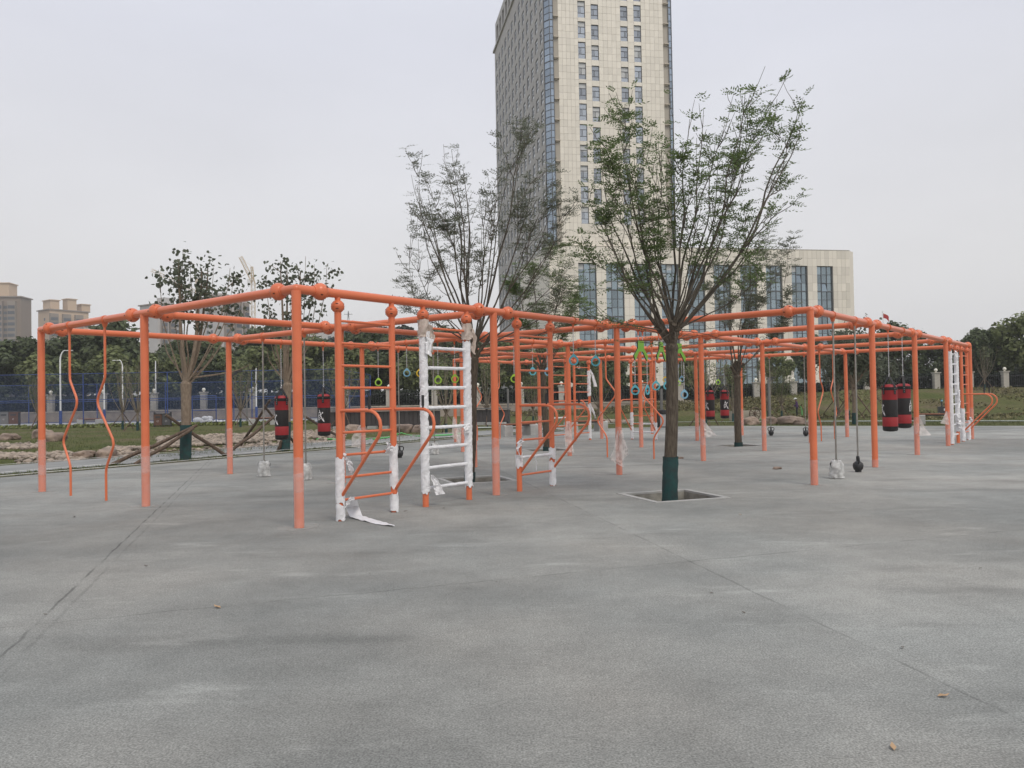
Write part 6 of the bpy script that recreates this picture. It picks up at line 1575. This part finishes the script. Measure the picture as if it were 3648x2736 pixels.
# tower cranes and pylon
crane_m = mat('crane_yellow', (0.50, 0.36, 0.17), 0.6)
def lattice(b, a, c, w, n, th=0.16):
    a, c = Vector(a), Vector(c); d = c - a; q = d.to_track_quat('Z', 'Y').to_matrix()
    cs = [q @ Vector((x * w / 2, y * w / 2, 0)) for x, y in ((-1, -1), (1, -1), (1, 1), (-1, 1))]
    for k in cs: b.bar(a + k, c + k, th)
    for i in range(n):
        p0, p1 = a.lerp(c, i / n), a.lerp(c, (i + 1) / n)
        for k in range(4): b.bar(p0 + cs[k], p1 + cs[(k + 1) % 4], th * .7)
def crane(px, ybase, ycab, jib, tail, D, label):
    o = at(px, 1400, D); t = thing('tower_crane', label, 'crane', (o.x, D, 0), 0, 'tower cranes over the unfinished blocks')
    P = lambda x, y: at(x, y, D) - Vector((o.x, D, 0))
    b = MB(); lattice(b, (0, 0, 0), P(px, ycab), 1.7, 22); b.build('mast', crane_m, t, smooth=None)
    b = MB(); lattice(b, P(px, ycab), P(*jib), 1.5, 16, 0.14); b.build('jib', crane_m, t, smooth=None)
    b = MB(); lattice(b, P(px, ycab), P(*tail), 1.0, 6, 0.14); b.bar(P(*tail), P(*jib), 0.08); b.bar(P(*tail), P(px + 8, ycab + 12), 0.2); b.build('counter_jib', crane_m, t, smooth=None)
    b = MB(); b.box(P(px - 14, ycab - 4), (1.8, 1.6, 2.0)); b.build('cab', white_metal, t, smooth=None)
crane(902, 1240, 1006, (857, 915), (897, 950), 400, 'yellow luffing tower crane above the unfinished block between the pollarded trees')
crane(704, 1240, 1042, (540, 962), (700, 992), 430, 'pale tower crane half hidden behind the pollarded tree crown')
o = at(1245, 1400, 600); t = thing('power_pylon', 'thin lattice power pylon on the skyline above the ladder', 'pylon', (o.x, 600, 0))
top = at(1245, 1108, 600).z; b = MB(); n = 9
for i in range(n):
    z0, z1 = top * i / n, top * (i + 1) / n; w0, w1 = 5.5 * (1 - i / n) + 0.5, 5.5 * (1 - (i + 1) / n) + 0.5
    for s in (-1, 1): b.bar((s * w0 / 2, 0, z0), (s * w1 / 2, 0, z1), 0.35)
    b.bar((-w0 / 2, 0, z0), (w1 / 2, 0, z1), 0.22); b.bar((w0 / 2, 0, z0), (-w1 / 2, 0, z1), 0.22)
b.build('pylon_legs', grey_metal, t, smooth=None)
for zz in (0.965, 0.89):
    b = MB(); b.bar((-3.2, 0, top * zz), (3.2, 0, top * zz), 0.35); b.build('cross_arm', grey_metal, t, smooth=None)

# flag
o = at(3150, 1300, 118); t = thing('flagpole', 'white flagpole flying a red flag with yellow stars above the far trees', 'flagpole', (o.x, 118, 1.0))
ft = at(3149, 1112, 118).z - 1.0
b = MB(); b.tube([(0, 0, 0), (0, 0, ft)], [0.07, 0.045], 8); b.sphere((0, 0, ft + .06), 0.1, 8, 6); b.build('pole', white_metal, t)
red = mat('flag_red', (0.42, 0.03, 0.03), 0.8); b = MB(); vs = []
for i in range(9):
    for j in range(6):
        x = 0.06 + i * 0.105; z = ft - 0.16 - j * 0.135 - 0.035 * i - 0.010 * i * i * 0.4
        vs.append((x, 0.10 * math.sin(i * 0.9 + j * .3), z))
b.add(vs, [(i * 6 + j, i * 6 + j + 1, (i + 1) * 6 + j + 1, (i + 1) * 6 + j) for i in range(8) for j in range(5)])
fl = b.build('flag', red, t)
b = MB()
for cx, cz, r in ((0.22, -0.33, 0.085), (0.38, -0.26, 0.028), (0.44, -0.33, 0.028), (0.44, -0.42, 0.028), (0.38, -0.48, 0.028)):
    pts = [(cx + (r if k % 2 == 0 else r * .4) * math.sin(k * math.pi / 5), -0.13, ft + cz + (r if k % 2 == 0 else r * .4) * math.cos(k * math.pi / 5)) for k in range(10)]
    b.add(pts, [tuple(range(10))])
b.build('stars', yellow_plastic, fl, smooth=None)

# ------------------------------------------------------------------ gardener
def person(p, h, yaw):
    t = thing('person', 'person in purple jacket, dark trousers and white hat watering with a hose', 'person', p, yaw)
    k = h / 1.62
    J = {'pel': (0, 0, .90), 'sp': (0, -.01, 1.05), 'ch': (0.02, 0, 1.24), 'nk': (.07, 0, 1.38), 'hd0': (.10, 0, 1.46), 'hd1': (.12, 0, 1.56)}
    V = []; E_ = []; Rr = []; idx = {}
    def add(n, c, r, par=None):
        idx[n] = len(V); V.append(Vector(c) * k); Rr.append((r * k if not isinstance(r, tuple) else r[0] * k, r * k if not isinstance(r, tuple) else r[1] * k))
        if par: E_.append((idx[par], idx[n]))
    add('pel', J['pel'], (.13, .155)); add('sp', J['sp'], (.12, .15), 'pel'); add('ch', J['ch'], (.125, .175), 'sp'); add('nk', J['nk'], .055, 'ch'); add('h0', J['hd0'], .085, 'nk'); add('h1', J['hd1'], .082, 'h0')
    for s, nm in ((1, 'l'), (-1, 'r')):
        add('hip' + nm, (0, .09 * s, .86), .095, 'pel'); add('kn' + nm, (.03, .10 * s, .48), .062, 'hip' + nm); add('an' + nm, (-.01, .11 * s, .09), .042, 'kn' + nm); add('to' + nm, (.15, .12 * s, .045), .038, 'an' + nm)
        add('sh' + nm, (.02, .19 * s, 1.30), .068, 'ch'); add('el' + nm, (.05 + .03 * s, .25 * s, 1.06), .052, 'sh' + nm); add('wr' + nm, (.26, .19 * s, .98), .034, 'el' + nm); add('ha' + nm, (.32, .17 * s, .985), .036, 'wr' + nm)
    me = bpy.data.meshes.new('body'); me.from_pydata(V, E_, []); o = bpy.data.objects.new('tmpbody', me); C.objects.link(o)
    sk = o.modifiers.new('s', 'SKIN'); me.update()
    for i, sv in enumerate(me.skin_vertices[0].data): sv.radius = Rr[i]; sv.use_root = (i == 0)
    o.modifiers.new('d', 'SUBSURF').levels = 2
    bpy.context.view_layer.update()
    m2 = bpy.data.meshes.new_from_object(o.evaluated_get(bpy.context.evaluated_depsgraph_get())); bpy.data.objects.remove(o, do_unlink=True)
    m2.name = 'body'; m2.materials.clear()
    for m in (mat('jacket_purple', (0.075, 0.030, 0.115), 0.8), mat('trousers_dark', (0.02, 0.018, 0.024), 0.8), mat('skin', (0.42, 0.26, 0.18), 0.6), mat('shoe', (0.03, 0.03, 0.03), 0.7)): m2.materials.append(m)
    for f in m2.polygons:
        z = f.center.z / k; x = f.center.x / k
        f.material_index = 2 if (z > 1.385 or (x > .275 and .9 < z < 1.05)) else (0 if z > .84 else (3 if z < .075 else 1)); f.use_smooth = True
    link('body', m2, t)
    b = MB(); b.lathe([(0.15, 0.0), (0.155, 0.01), (0.09, 0.035), (0.088, 0.075), (0.06, 0.10), (0.0, 0.105)], 18)
    hat = b.build('hat', white_metal, t, (.12 * k, 0, 1.555 * k)); hat.rotation_euler.y = 0.12
    b = MB(); b.sphere((.085 * k, 0, 1.50 * k), 0.092 * k, 12, 8); b.build('hair', bag_black, t)
pp = place(2840, 1487); hh = at(2838, 1419, pp.y).z - pp.z
person(pp, hh, math.pi * 0.93)

# ------------------------------------------------------------------ air
b = MB(); b.box((0, 360, 49), (1480, 1340, 104))
hm = bpy.data.materials.new('air'); hm.use_nodes = True; tt = hm.node_tree; tt.nodes.clear()
ho = tt.nodes.new('ShaderNodeOutputMaterial'); hv = tt.nodes.new('ShaderNodeVolumePrincipled')
hv.inputs['Color'].default_value = (0.98, 0.985, 1.0, 1); hv.inputs['Density'].default_value = 0.0005; hv.inputs['Anisotropy'].default_value = 0.0
tt.links.new(hv.outputs[0], ho.inputs['Volume'])
tag(b.build('haze', hm, smooth=None), 'thin pale haze filling the air over the plaza', kind='stuff')
